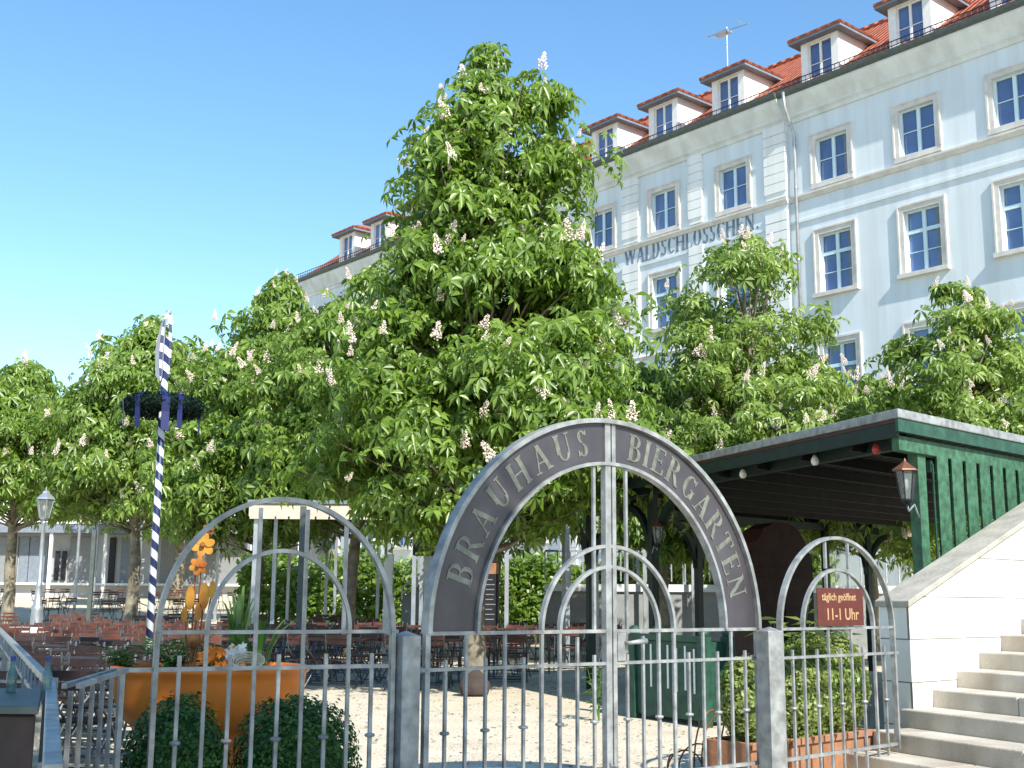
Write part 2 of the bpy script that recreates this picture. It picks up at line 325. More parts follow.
# cornice and gutter
mb = MB()
segs = [(SE[0] - .1, RIS[0], 0), (RIS[0], RIS[1], PRO), (RIS[1], SE[1] + .1, 0)]
for a, b, o in segs:
    prof = [(0, 18.05), (.06, 18.05), (.08, 18.18), (.18, 18.25), (.18, 18.32), (.32, 18.55), (.46, 18.74), (.50, 18.84), (.50, 18.9), (0, 18.9)]
    mb.prism([W(a, o + p, z) for p, z in prof], fd * (b - a))
mb.build('cornice', 'cornice', hotel)
mb = MB(); mg = MB()
for a, b, o in segs: mb.prism([W(a, o + p, z) for p, z in [(.45, 18.9), (.56, 18.9), (.62, 18.98), (.64, 19.1), (.45, 19.1)]], fd * (b - a))
mb.build('gutter', 'gutter', hotel)
for z in (19.28, 19.44): mg.bar(W(SE[0], .42, z), W(SE[1], .42, z), .025)
s = SE[0]
while s < SE[1]: mg.bar(W(s, .42, 19.05), W(s, .42, 19.46), .02); s += .20
mg.build('snow_guard', 'dark', hotel)
# string course, frieze ledges, window surrounds
mb = MB()
for a, b, o in segs:
    mb.prism([W(a, o + p, z) for p, z in [(-.01, 15.14), (.05, 15.14), (.10, 15.24), (.13, 15.28), (.13, 15.34), (-.01, 15.40)]], fd * (b - a))
    mb.prism([W(a, o + p, z) for p, z in [(-.01, 10.56), (.07, 10.60), (.12, 10.70), (-.01, 10.76)]], fd * (b - a)) if o else None
mb.build('string_course', 'sandstone', hotel)
mb = MB()
for a, b, o in segs: mb.prism([W(a, o + p, z) for p, z in [(-.01, 14.34), (.05, 14.36), (.05, 14.46), (-.01, 14.46)]], fd * (b - a))
mb.build('frieze_moulding', 'stucco', hotel)
# quoined pilasters: stacked blocks with grooves
for (a, b) in [(1.74, 2.68), (5.6, 6.3), (8.92, 9.82), (12.55, 13.48)]:
    mb = MB(); o = PRO; z = 1.0
    while z < 17.9:
        if not (14.3 < z < 15.3 and 2.7 < a < 12) and not (15.0 < z + .17 < 15.5): mb.par(W(a, o - .01, z), fd * (b - a), fn * .10, Z * .325)
        z += .357
    mb.par(W(a + .03, o - .01, 15.42), fd * (b - a - .06), fn * .065, Z * 2.55); mb.par(W(a + .03, o - .01, 1), fd * (b - a - .06), fn * .065, Z * 13.2)
    mb.build('pilaster', 'white_trim', hotel)
def window(sc, z0, z1, hw, o, parent):
    big = z1 - z0 > 1.7
    fr = MB(); w = .64; t = .185
    for (a, b, c, d) in [(-w - t, z0 - .02, -w + .005, z1 + t), (w - .005, z0 - .02, w + t, z1 + t)]: fr.par(W(sc + a, o - .02, b), fd * (c - a), fn * .07, Z * (d - b))
    fr.par(W(sc - w + .005, o - .02, z1 - .005), fd * (2 * w - .01), fn * .068, Z * (t + .002))
    for (a, b) in [(-w - t - .03, -w - t + .03), (w + t - .03, w + t + .03)]: fr.par(W(sc + a, o - .02, z0 - .02), fd * (b - a), fn * .10, Z * (z1 - z0 + t + .05))
    fr.par(W(sc - w - t + .03, o - .02, z1 + t - .03), fd * (2 * w + 2 * t - .06), fn * .098, Z * .06)
    f = fr.build('window', 'sandstone', parent)
    sl = MB(); p = .17 if big else .09
    if big: sl.par(W(sc - w - t - .06, o - .02, z0 - .17), fd * (2 * (w + t) + .12), fn * (p + .02), Z * .14)
    else: sl.par(W(sc - w - t - .02, o - .02, z0 - .20), fd * (2 * (w + t) + .04), fn * (.08), Z * .175)
    sl.build('sill', 'sandstone', f)
    sh = MB(); d = o - .17; e = .06                                  # casement frame with mullion and bars
    sh.par(W(sc - w, d, z0), fd * e, fn * .05, Z * (z1 - z0)); sh.par(W(sc + w - e, d, z0), fd * e, fn * .05, Z * (z1 - z0))
    sh.par(W(sc - w + e, d, z0), fd * (2 * w - 2 * e), fn * .049, Z * e); sh.par(W(sc - w + e, d, z1 - e), fd * (2 * w - 2 * e), fn * .049, Z * e)
    zc = z0 + (z1 - z0) * .66
    sh.par(W(sc - .06, d, z0 + e), fd * .12, fn * .06, Z * (z1 - z0 - 2 * e))
    for q in (-1, 1):
        a, b = (sc - w + e, sc - .06) if q < 0 else (sc + .06, sc + w - e)
        if big: sh.par(W(a, d, zc - .06), fd * (b - a), fn * .058, Z * .12); sh.par(W(a, d + .01, z0 + (z1 - z0) * .32), fd * (b - a), fn * .03, Z * .025)
        else: sh.par(W(a, d + .01, (z0 + z1) / 2), fd * (b - a), fn * .03, Z * .028)
    sh.build('frame', 'winframe', f)
    MB().par(W(sc - w, d - .02, z0), fd * 2 * w, fn * .015, Z * (z1 - z0)).build('pane', 'pane', f)
    if random.random() < .45:                                   # net curtain drawn to one side
        a = random.choice([(-w + e, -w + e + .2), (w - e - .22, w - e)]); MB().par(W(sc + a[0], d - .004, z0 + e), fd * (a[1] - a[0]), fn * .004, Z * (z1 - z0 - 2 * e)).build('curtain', 'greyblue', f)
for sc in scols:
    for (z0, z1, hw) in rows: window(sc, z0, z1, hw, PRO if inris(sc) else 0, hotel)
# dormers on the roof
def dormer(sc):
    hw = .78; zf, zt = 19.15, 21.15; fo = -.35
    rz = lambda o: ZE + .04 + (.45 - o) * .8 * .92
    back = -2.9
    d = MB()
    for sg in (-1, 1):
        s0 = sc + sg * hw; s1 = sc + sg * (hw - .12)
        d.prism([W(s0, fo, zf), W(s0, fo, zt), W(s0, back, zt), W(s0, back, zt - .25)], fd * (-sg * .12))
    d.par(W(sc - hw + .12, fo - .1, zf), fd * (.17), fn * .1, Z * (zt - zf)); d.par(W(sc + hw - .29, fo - .1, zf), fd * .17, fn * .1, Z * (zt - zf))
    d.par(W(sc - hw + .29, fo - .1, zt - .16), fd * (2 * hw - .58), fn * .1, Z * .16); d.par(W(sc - hw + .29, fo - .1, zf), fd * (2 * hw - .58), fn * .1, Z * .2)
    o = d.build('dormer', 'white', hotel)
    wr = MB(); w = hw - .29; z0, z1 = zf + .2, zt - .16
    for (a, b) in [(-w, -w + .05), (-.045, .045), (w - .05, w)]: wr.par(W(sc + a, fo - .12, z0), fd * (b - a), fn * .05, Z * (z1 - z0))
    for zz in (z0, z1 - .05): 
        for (a, b) in [(-w + .05, -.045), (.045, w - .05)]: wr.par(W(sc + a, fo - .12, zz), fd * (b - a), fn * .048, Z * .05)
    for (a, b) in [(-w + .05, -.045), (.045, w - .05)]: wr.par(W(sc + a, fo - .11, (z0 + z1) / 2), fd * (b - a), fn * .03, Z * .025)
    wf = wr.build('window_frame', 'white', o); 
    g = MB(); g.par(W(sc - w, fo - .135, z0), fd * 2 * w, fn * .012, Z * (z1 - z0)); g.build('window_pane', 'pane', o)
    r = MB(); e = .34; x0, x1 = sc - hw - e, sc + hw + e; f = fo + e; zz = zt; ap = .62
    A = [W(x0, f, zz), W(x1, f, zz), W(x1, back - .8, zz), W(x0, back - .8, zz)]; B = [p + Z * .10 for p in A]; r1, r2 = W(sc, f - 1.1, zz + ap), W(sc, back - .8, zz + ap)
    r.pts(A + B + [r1, r2], [(3, 2, 1, 0), (0, 1, 5, 4), (1, 2, 6, 5), (3, 0, 4, 7), (4, 5, 8), (5, 6, 9, 8), (7, 4, 8, 9), (2, 3, 7, 9, 6)])
    r.build('dormer_roof', 'tiles', o)
    sf = MB(); sf.par(W(x0 + .02, f - .03, zz - .10), fd * (x1 - x0 - .04), fn * -.30, Z * .097); sf.par(W(x0 + .02, back - .2, zz - .10), fd * .3, fn * (f - back - .14), Z * .095); sf.par(W(x1 - .32, back - .2, zz - .10), fd * .3, fn * (f - back - .14), Z * .095)
    sf.build('soffit', 'greyblue', o)
for sc in [.52 - 3.55, .52, 4.67, 8.0, 11.33, 15.0, 18.4, 21.8, 25.0, 28.3, 31.4, .52 - 7.1]: dormer(sc)
# downpipe with swan neck
s0 = 1.38
MB().tube([W(s0, .68, 19.0), W(s0, .62, 18.5), W(s0, .5, 18.25), W(s0, .22, 17.75), W(s0, .13, 17.5), W(s0, .13, 0)], .06, 10).build('downpipe', 'zinc', hotel, smooth=True)
mb = MB()
for z in (17.2, 15.6, 13, 10.5, 8, 5.5, 3): mb.tube([W(s0, .13, z), W(s0, .13, z + .06)], .075, 10)
mb.build('pipe_clamps', 'zinc', hotel)
# lettering, read from the far end of the front towards us
txt = 'WALDSCHLÖSSCHEN.'; adv = sum(GL[c][0] for c in txt); hgt = .72; span = 9.75 - 3.0; wsc = span / (adv * hgt)
mb = MB(); s = 9.78
for c in txt: s -= glyph(mb, c, W(s, PRO + .004, 14.535), -fd, Z, fn, hgt, wsc, .012)
mb.build('lettering', 'ink', hotel); mb = MB(); glyph(mb, 'M', W(10.62, PRO + .004, 14.64), -fd, Z, fn, .42, wsc, .012)
mb.build('lettering', 'ink', hotel)
# roof aerial
mb = MB(); q = lambda s, z: W(s, -5.5, z)
mb.tube([q(8.87, 23.4), q(8.85, 26.35)], .03, 6); mb.tube([q(9.95, 26.3), q(7.65, 26.05)], .025, 6)
for s in (9.7, 9.4, 9.1, 8.0): mb.tube([W(s, -5.1, 26.22), W(s, -5.9, 26.22)], .012, 5)
mb.box(q(9.05, 26.12), (.7, .35, .10), fd); mb.build('aerial', 'zinc', hotel)
# ================================================================== GATE AND FENCE
gd = h2(51); gn = V((gd.y, -gd.x, 0)); G0 = V((.656, 8.0, 0)); AX, AZ = 1.48, 1.395; ZB = 1.205
def Gp(t, z, o=0): return G0 + gd * t + gn * o + Z * z
gate = thing('entrance_gate', Gp(0, 0), 'tall double arched steel gate with dark curved name band above its bars', 'gate')
def ell(P, rx, rz, zb, a0, a1, n, tc=0): return [(tc + rx * math.cos(R(a0 + (a1 - a0) * i / n)), zb + rz * math.sin(R(a0 + (a1 - a0) * i / n))) for i in range(n + 1)]
def flatarch(mb, P, rx, rz, zb, a0, a1, tk=.03, dp=.035, tc=0, n=28):
    A = [P(t, z, dp / 2) for t, z in ell(P, rx, rz, zb, a0, a1, n, tc)]; B = [P(t, z, dp / 2) for t, z in ell(P, rx - tk, rz - tk, zb, a0, a1, n, tc)]
    mb.strip(A, B, P(0, 0, -dp) - P(0, 0, 0))
def knob(mb, p):
    mb.lathe([(.003, -.014), (.026, -.008), (.030, 0), (.026, .008), (.003, .014)], p, 10)
def rod(mb, P, t, z0, z1, w=.018): mb.par(P(t - w / 2, z0, -w / 2), P(w, 0, 0) - P(0, 0, 0), P(0, 0, w) - P(0, 0, 0), Z * (z1 - z0))
def zone(z, gap=()): return z
for sg in (-1, 1):
    a0, a1 = (90, 180) if sg < 0 else (0, 90)
    lf = MB()
    # outer frame: flat arch plus stile down to the ground
    flatarch(lf, Gp, AX, AZ, ZB, a0, a1, .030, .075); rod(lf, Gp, sg * (AX - .015), .06, ZB - .0, .034)
    flatarch(lf, Gp, 1.12, 1.105, ZB, a0, a1, .022, .06); leaf = lf.build('gate_leaf', 'galv', gate)
    mb = MB(); 
    x = -.030 if sg < 0 else .024; wv = .05 if sg < 0 else .034
    mb.par(Gp(x - wv / 2, .05, -.03), gd * wv, gn * .05, Z * (2.59 - .05)); mb.build('centre_stile', 'galv', leaf, bevel=.004)
    mb = MB()                                                       # rails
    x0, x1 = sorted((-.055 if sg < 0 else .041, sg * (AX - .032)))
    for z, h in ((ZB, .022), (1.0, .020), (.27, .024)): MB().par(Gp(x0, z - h / 2, -.014), gd * (x1 - x0), gn * .028, Z * h).build('rail', 'galv', leaf)
    mb = MB()
    for i in range(1, 10):
        t = sg * .1475 * i; knobbed = i % 2 == 1; 
        if i in (1, 3, 5, 9): rod(mb, Gp, t, .13, 1.055)
        elif i == 7: rod(mb, Gp, t, .13, 1.055)
        elif i == 2: rod(mb, Gp, t, .13, 1.17)
        else: rod(mb, Gp, t, .13, ZB - .011)
        if knobbed: knob(mb, Gp(t, .64))
    rod(mb, Gp, sg * .147, ZB + .011, 2.28, .02)
    mb.build('gate_bars', 'galv', leaf)
    mb = MB()
    flatarch(mb, Gp, .605, .56, ZB, a0, a1, .022, .032); flatarch(mb, Gp, .455, .425, ZB, a0, a1, .022, .032, n=24)
    for t in (.594, .444): rod(mb, Gp, sg * t, .14, ZB - .012, .02)
    mb.build('inner_arch', 'galv', leaf)
    A = [Gp(t, z, -.006) for t, z in ell(Gp, 1.448, 1.365, ZB, a0, a1, 40)]; B = [Gp(t, z, -.006) for t, z in ell(Gp, 1.122, 1.107, ZB, a0, a1, 40)]
    bd = MB().strip(A, B, gn * .010).build('sign_band', 'band', leaf)
    word = 'BRAUHAUS' if sg < 0 else 'BIERGARTEN'; f0, f1 = (167.5, 98) if sg < 0 else (83, 9.5); hl = .185
    tot = sum(GL[c][0] for c in word); acc = 0; m1 = MB(); m2 = MB()
    for k, c in enumerate(word):
        w = GL[c][0]; fr = (acc + w / 2) / tot; acc += w; a = R(f0 + (f1 - f0) * fr)
        rx, rz = 1.285, 1.236; cx, cz = rx * math.cos(a), ZB + rz * math.sin(a)
        tx, tz = rx * math.sin(a), -rz * math.cos(a); ln = math.hypot(tx, tz); tx /= ln; tz /= ln
        ux = gd * tx + Z * tz; uz = gd * -tz + Z * tx; wl = w * hl * 1.08
        org = Gp(cx, cz, .0045) - ux * wl / 2 - uz * hl / 2
        glyph(m2, c, org, ux, uz, gn, hl, 1.08, .003)
    if m1.v: m1.build('letters', 'gold', leaf)
    m2.build('letters', 'pale_letters', leaf)
    if sg > 0:
        MB().par(Gp(.043, 1.0 + .012, -.025), gd * .075, gn * .05, Z * .18).build('lock_case', 'galv', leaf, bevel=.004)
        hb = MB(); hb.tube([Gp(.11, 1.13, .02), Gp(.11, 1.13, .07), Gp(.14, 1.135, .085), Gp(.24, 1.14, .085)], [.012, .012, .014, .02], 8); hb.build('handle', 'galv', leaf, smooth=True)
    hg = MB()
    for z in (1.0, .27): hg.tube([Gp(sg * (AX - .01), z, 0), Gp(sg * (AX + .04), z, 0)], .02, 8)
    hg.build('hinge', 'galv', leaf, smooth=True)
bolt = MB(); bolt.tube([Gp(-.03, .05, .03), Gp(-.03, .38, .03)], .010, 6); bolt.tube([Gp(-.03, .36, .03), Gp(-.03, .36, .10)], .010, 6); bolt.build('drop_bolt', 'galv', gate)
def post(P, t, w, par, th):
    mb = MB(); c = P(t, 0, 0); x = h2(th); y = V((x.y, -x.x, 0)); q = [c + x * w / 2 * a + y * w / 2 * b for a, b in ((-1, -1), (1, -1), (1, 1), (-1, 1))]
    mb.pts(q + [p + Z * 1.195 for p in q] + [c + Z * 1.225], [(3, 2, 1, 0), (0, 1, 5, 4), (1, 2, 6, 5), (2, 3, 7, 6), (3, 0, 4, 7), (4, 5, 8), (5, 6, 8), (6, 7, 8), (7, 4, 8)])
    return mb.build('post', 'galv', par, bevel=.006)
# right fence bay
rdv = h2(47); rn = V((rdv.y, -rdv.x, 0)); RO = at(762.5, 600, 8.75); RO.z = 0
def Rp(t, z, o=0): return RO + rdv * t + rn * o + Z * z
fr = thing('fence_panel', Rp(.9, 0), 'short galvanised fence bay with two small nested arches beside the stone stairs', 'fence')
post(Rp, .07, .138, fr, 60)
mb = MB(); T0, T1 = .19, 1.79; TC = (T0 + T1) / 2; RW = (T1 - T0) / 2
for z, h in ((ZB, .02), (1.0, .02), (.29, .024)): MB().par(Rp(T0, z - h / 2, -.014), rdv * (T1 - T0 + (.05 if z == 1.0 else 0)), rn * .028, Z * h).build('rail', 'galv', fr)
mb = MB(); flatarch(mb, Rp, RW, .70, ZB, 0, 180, .024, .045, TC, 36)
for t in (T0 + .012, T1 - .012): mb.par(Rp(t - .012, .06 if t < 1 else .25, -.0215), rdv * .024, rn * .043, Z * (ZB - .06 if t < 1 else ZB - .25))
mb.build('outer_arch', 'galv', fr)
mb = MB(); flatarch(mb, Rp, .505, .455, ZB, 0, 180, .022, .032, TC, 30)
for sg in (-1, 1): rod(mb, Rp, TC + sg * .494, .14, ZB - .011, .02)
mb.build('inner_arch', 'galv', fr)
mb = MB()
for i in range(1, 10):
    t = T0 + .16 * i; 
    if i in (2, 8): continue
    if i in (1, 3, 5, 7, 9): rod(mb, Rp, t, .14, 1.055); knob(mb, Rp(t, .64))
    else: rod(mb, Rp, t, .14, ZB - .011)
for sg in (-1, 1):
    rod(mb, Rp, TC + sg * .16, ZB + .45, ZB + .67, .02); rod(mb, Rp, TC + sg * .16, ZB + .011, ZB + .43, .02)
mb.build('fence_bars', 'galv', fr)
# opening hours sign hung in the inner arch
sgn = thing('hours_sign', Rp(1.045, 1.21), 'small red-brown opening hours sign fixed inside the small arch of the fence', 'sign')
MB().par(Rp(.66, 1.222, .02), rdv * .64, rn * .012, Z * .285).build('board', 'redsign', sgn, bevel=.004)
def text(body, size, org, ux, uz, un, m, parent, name, ext=.001, xs=1.0):
    cu = bpy.data.curves.new(name, 'FONT'); cu.body = body; cu.size = size; cu.extrude = ext; cu.offset = .0012; o = bpy.data.objects.new(name, cu); COL.objects.link(o)
    dg = bpy.context.evaluated_depsgraph_get(); me = bpy.data.meshes.new_from_object(o.evaluated_get(dg)); bpy.data.objects.remove(o)
    vs = [V(org) + ux * (v.co.x * xs) + uz * v.co.y + un * v.co.z for v in me.vertices]; off = V(ORI[parent.name])
    for v, c in zip(me.vertices, vs): v.co = c - off
    me.materials.clear(); me.materials.append(M[m]); o = bpy.data.objects.new(name, me); COL.objects.link(o); o.parent = parent; return o
text('täglich geöffnet', .078, Rp(.715, 1.415, .0335), rdv, Z, rn, 'signtext', sgn, 'small_text', xs=1.0)
text('11-1 Uhr', .125, Rp(.76, 1.268, .0335), rdv, Z, rn, 'signtext', sgn, 'large_text', xs=1.0)
# left fence bay
ldv = h2(65); ln_ = V((ldv.y, -ldv.x, 0)); LO = at(424, 600, 7.05); LO.z = 0
def Lp(t, z, o=0): return LO + ldv * t + ln_ * o + Z * z
fl = thing('fence_panel', Lp(-.85, 0), 'wide grey fence bay with two nested arches in front of the orange bowl', 'fence')
post(Lp, -.105, .125, fl, 51)
mb = MB(); T0, T1 = -1.50, -.175; TC = (T0 + T1) / 2; RW = (T1 - T0) / 2
for z, h in ((ZB + .015, .02), (1.03, .022), (.27, .022)): MB().par(Lp(T0 if z > 1.1 else -1.66, z - h / 2, -.013), ldv * (T1 + .02 - (T0 if z > 1.1 else -1.66)), ln_ * .026, Z * h).build('rail', 'galv', fl)
mb = MB(); flatarch(mb, Lp, RW, .735, ZB + .015, 0, 180, .026, .05, TC, 36)
for t in (T0 + .012, T1 - .012): mb.par(Lp(t - .013, .05, -.0245), ldv * .026, ln_ * .049, Z * (ZB - .04))
mb.build('outer_arch', 'galv', fl)
mb = MB(); flatarch(mb, Lp, .405, .45, ZB + .015, 0, 180, .022, .034, TC, 30)
for sg in (-1, 1): rod(mb, Lp, TC + sg * .394, .1, ZB + .004, .02)
mb.build('inner_arch', 'galv', fl)
mb = MB()
for i in range(1, 10):
    t = T0 + .1325 * i
    if i in (2, 8): continue
    if i % 2: rod(mb, Lp, t, .1, 1.10, .02); knob(mb, Lp(t, .655))
    else: rod(mb, Lp, t, .1, ZB + .7 * math.sqrt(max(0, 1 - ((t - TC) / RW) ** 2)) - .0, .02)
rod(mb, Lp, TC + .36, ZB, ZB + .715 * math.sqrt(1 - (.36 / RW) ** 2), .02)
rod(mb, Lp, -1.65, .08, 1.04, .024); mb.build('fence_bars', 'galv', fl)
# folding wing at its left end
wg = MB(); a = Lp(-1.66, 1.03); b = V((-1.90, 5.35, 1.02)); dv = (b - a).normalized(); nn = V((dv.y, -dv.x, 0))
for o in (-.03, .03): wg.bar(a + nn * o, b + nn * o, .022, .022)
wg.bar(V((a.x, a.y, .35)), V((b.x, b.y, .35)), .022)
for k in range(6):
    p = a.lerp(b, k / 5); wg.bar(V((p.x, p.y, .05)), V((p.x, p.y, 1.0)), .018)
wg.build('side_wing', 'galv', fl)
# ================================================================== STAIRS
wd = h2(50); wn = V((wd.y, -wd.x, 0)); C = V((3.44, 10.55, 0)); sd = V((-.43, .903, 0)).normalized(); sn = V((-sd.y, sd.x, 0)) * 1
if sn.x > 0: sn = -sn
st = thing('stone_staircase', (4.5, 10, 0), 'broad flight of pale stone steps climbing to the right at the photo edge', 'stairs')
L0 = V((2.70, 10.06, 0)); step_v = V((.315, .255, 0))
for i in range(0, 13):
    p = L0 + step_v * i; z = .21 + .15 * i; zt = z - .15 if i else 0
    jit = V((0, 0, 0)); run = -sn * 2.2
    mb = MB(); ln = 6.0; cuts = [0, 1.0 + (i % 3) * .55, 2.6 + (i % 2) * .7, 4.3, 6]
    for a, b in zip(cuts, cuts[1:]): mb.par(p + sd * -(a + .004) + Z * (zt - .02), sd * -(b - a - .008), run, Z * (z - zt + .02))
    mb.build('step', 'step', st, bevel=.012)
sw = thing('stair_wall', C, 'white clad parapet wall with sloping stone coping running up beside the stairs', 'wall')
slope = .37; LW = 6.0
loc = MB()   # built in wall-aligned space so the joints run straight
tk = .36
def wl(x, y, z): return C + wd * x + sd * y + Z * z
mbw = MB(); mbw.v = []; q = [(0, 0), (LW, 0)]
prof = [(0, 0), (LW, 0), (LW, 1.36 + slope * LW), (0, 1.36)]
lsd = V((sd.dot(wd), sd.dot(V((-wd.y, wd.x, 0))), 0)) * tk
mbw.prism([(x, 0, z) for x, z in prof], lsd)
w_o = mbw.build('wall_body', 'clad'); w_o.parent = sw; w_o.matrix_local = Matrix((wd, V((-wd.y, wd.x, 0)), Z)).transposed().to_4x4(); w_o.location = (0, 0, 0)
ov = .035; a = wl(-.03, -.03, 1.362); cs = (wd * 1 + Z * slope)
MB().par(a, cs * (LW + .06), sd * (tk + .06), Z * .055).build('coping', 'coping', sw, bevel=.008)
# ================================================================== PAVILION
PC = V((3.745, 11.5, 0)); pa = V((math.sin(R(-19.5)), math.cos(R(-19.5)), 0)); pb = h2(47)
def Q(a, b, z): return PC + pa * a + pb * b + Z * z
pav = thing('timber_pavilion', Q(4, 2, 0), 'open green timber pavilion with flat roof behind the gate and stairs', 'pavilion')
LA, LB = 8.75, 9.6
mb = MB(); mb.par(Q(-.0, -.0, 3.17), pa * LA, pb * LB, Z * .09); mb.build('roof', 'galv', pav, bevel=.01)
mb = MB(); mb.par(Q(.03, .03, 3.135), pa * (LA - .06), pb * (LB - .06), Z * .033); mb.build('roof_edge_board', 'brown', pav)
mb = MB(); k = .08
while k < LB - .1: mb.par(Q(.08, k, 3.085), pa * (LA - .16), pb * .155, Z * .048); k += .19
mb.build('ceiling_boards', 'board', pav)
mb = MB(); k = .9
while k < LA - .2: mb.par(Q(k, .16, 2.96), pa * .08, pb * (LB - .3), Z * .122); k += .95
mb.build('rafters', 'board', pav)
mb = MB(); mb.par(Q(.02, .02, 3.04 - .0), pa * .045, pb * (LB - .04), Z * .128); mb.build('front_fascia', 'green', pav)
mb = MB(); mb.par(Q(.07, .04, 3.0), pa * (LA - .1), pb * .05, Z * .134); mb.build('side_fascia', 'green_shaded', pav)
mb = MB(); mb.par(Q(.10, .12, 2.87), pa * .12, pb * (LB - .2), Z * .15); mb.build('front_beam', 'green2', pav, bevel=.01)
mb = MB(); mb.par(Q(.3, .42, 2.945), pa * (LA - .5), pb * .13, Z * .135); mb.par(Q(8.3, .4, 2.82), pb * 9, pa * .13, Z * .14); mb.build('long_beam', 'green_shaded', pav)
def ppost(a, b, m='green_shaded', w=.15, arch=True, cross=False):
    mb = MB(); mb.par(Q(a, b, 0), pa * w, pb * w, Z * 2.94); o = mb.build('post', m, pav, bevel=.008)
    if arch:
        br = MB()
        for sg in (-1, 1):
            A = []; B = []
            for i in range(9):
                t = i / 8 * math.pi / 2; x = .85 - .85 * math.cos(t); z = 2.0 + .82 * math.sin(t)
                A.append(Q(a + w / 2 + sg * (w / 2 + x), b + .04, z)); x2 = .85 - .72 * math.cos(t); z2 = 2.0 + .70 * math.sin(t); B.append(Q(a + w / 2 + sg * (w / 2 + max(0, x2 - .13) + .0), b + .04, z2 + .12))
            br.strip(A, B, pb * .07) if False else None
            for i in range(8):
                t0, t1 = i / 8 * math.pi / 2, (i + 1) / 8 * math.pi / 2
                p0 = Q(a + w / 2 + sg * (w / 2 + .8 - .8 * math.cos(t0)), b + w / 2, 1.98 + .82 * math.sin(t0)); p1 = Q(a + w / 2 + sg * (w / 2 + .8 - .8 * math.cos(t1)), b + w / 2, 1.98 + .82 * math.sin(t1))
                if cross: c0 = Q(a, b, 0); p0, p1 = [Q(a + w / 2, b + w / 2 + sg * (w / 2 + .8 - .8 * math.cos(t_)), 1.98 + .82 * math.sin(t_)) for t_ in (t0, t1)]
                br.bar(p0, p1, .08, .10)
        br.build('brace', m, pav)
    return o
ppost(.14, .52, 'green2', .16, False); ppost(6.0, .40); ppost(8.3, 3.2, cross=True); ppost(8.3, .4, cross=True); ppost(.14, 5.2, arch=False); ppost(8.3, 7.3, arch=False); ppost(8.3, 8.9, cross=True); ppost(4.2, 9.2, arch=False)
for i in range(13):
    b0 = .86 + .31 * i
    if b0 > 5: break
    MB().par(Q(.10, b0, 1.25), pa * .035, pb * .235, Z * (1.635)).build('slat', 'green2', pav, bevel=.006)
mb = MB(); mb.par(Q(.16, .8, 1.55), pa * .06, pb * 4.4, Z * .10); mb.par(Q(.16, .8, 2.72), pa * .06, pb * 4.4, Z * .12)
k = .83
while k < 5: mb.par(Q(.145, k - .01, 1.3), pa * .02, pb * .03, Z * 1.5); k += .31
mb.build('slat_rail', 'green', pav)
# bulbs hung under the eave
for px, py, a, red in [(866, 443, .55, 1), (787, 464, 1.65, 0), (716, 479, 3.2, 0), (651, 492, 5.2, 0)]:
    p = Q(a, .22, 3.07)
    t = thing('light_bulb', p, {866: 'red bulb hanging under the pavilion eave near its front corner', 787: 'white bulb hanging under the pavilion eave, next behind the red one', 716: 'white bulb half hidden by the arched name band under the pavilion eave', 651: 'pear shaped white bulb seen through the gate arch under the pavilion'}[px], 'light bulb', 'bulbs strung under the pavilion eave')
    MB().tube([p + Z * .02, p - Z * .07], .018, 8).build('socket', 'dark', t)
    MB().lathe([(.004, -.185), (.026, -.18), (.042, -.155), (.045, -.13), (.034, -.10), (.018, -.07)], p, 12).build('glass', 'bulbred' if red else 'bulb', t, smooth=True)
def lantern(p, dirv, label, s=1.0):
    t = thing('wall_lantern', p, label, 'lantern', 'lanterns on pavilion posts'); c = V(p) + dirv * .22 * s; n = 6
    sq = lambda r, z: [c + V((r * s * math.cos(2 * math.pi * i / n), r * s * math.sin(2 * math.pi * i / n), z * s)) for i in range(n)]
    MB().lathe([(.004 , .20 * s), (.015 * s, .17 * s), (.05 * s, .14 * s), (.125 * s, .09 * s), (.13 * s, .075 * s), (.10 * s, .07 * s)], c, 6).build('lantern_roof', 'copper', t)
    MB().pts(sq(.095, .07) + sq(.055, -.20), [(i, (i + 1) % n, n + (i + 1) % n, n + i) for i in range(n)]).build('lantern_glass', 'lampglass', t)
    fm = MB(); A, B = sq(.098, .07), sq(.058, -.20)
    for i in range(n): fm.bar(A[i], B[i], .012 * s); fm.bar(B[i], B[(i + 1) % n], .012 * s)
    fm.lathe([(.06 * s, -.20 * s), (.05 * s, -.22 * s), (.015 * s, -.25 * s), (.004, -.29 * s)], c, 8); fm.build('lantern_frame', 'dark', t)
    MB().lathe([(.01, -.12 * s), (.03 * s, -.08 * s), (.03 * s, -.02 * s), (.01, .02 * s)], c, 8).build('lamp', 'bulb', t, smooth=True)
    br = [c - Z * .27 * s + dirv * (-.0) * s]
    P = [c - Z * .25 * s, c - Z * .31 * s - dirv * .03, c - Z * .27 * s - dirv * .09 * s, c - Z * .24 * s - dirv * .14 * s, c - Z * .30 * s - dirv * .18 * s, c - Z * .36 * s - dirv * .22 * s]
    MB().tube(P, .010 * s, 6).build('bracket', 'zinc', t, smooth=True)
lantern(Q(.12, .46, 2.60), -pb, 'copper topped glass lantern on the front corner post of the pavilion', 1.02)
lantern(Q(6.0, .40, 2.38), -pa, 'copper topped glass lantern on the middle pavilion post seen through the gate', .85)
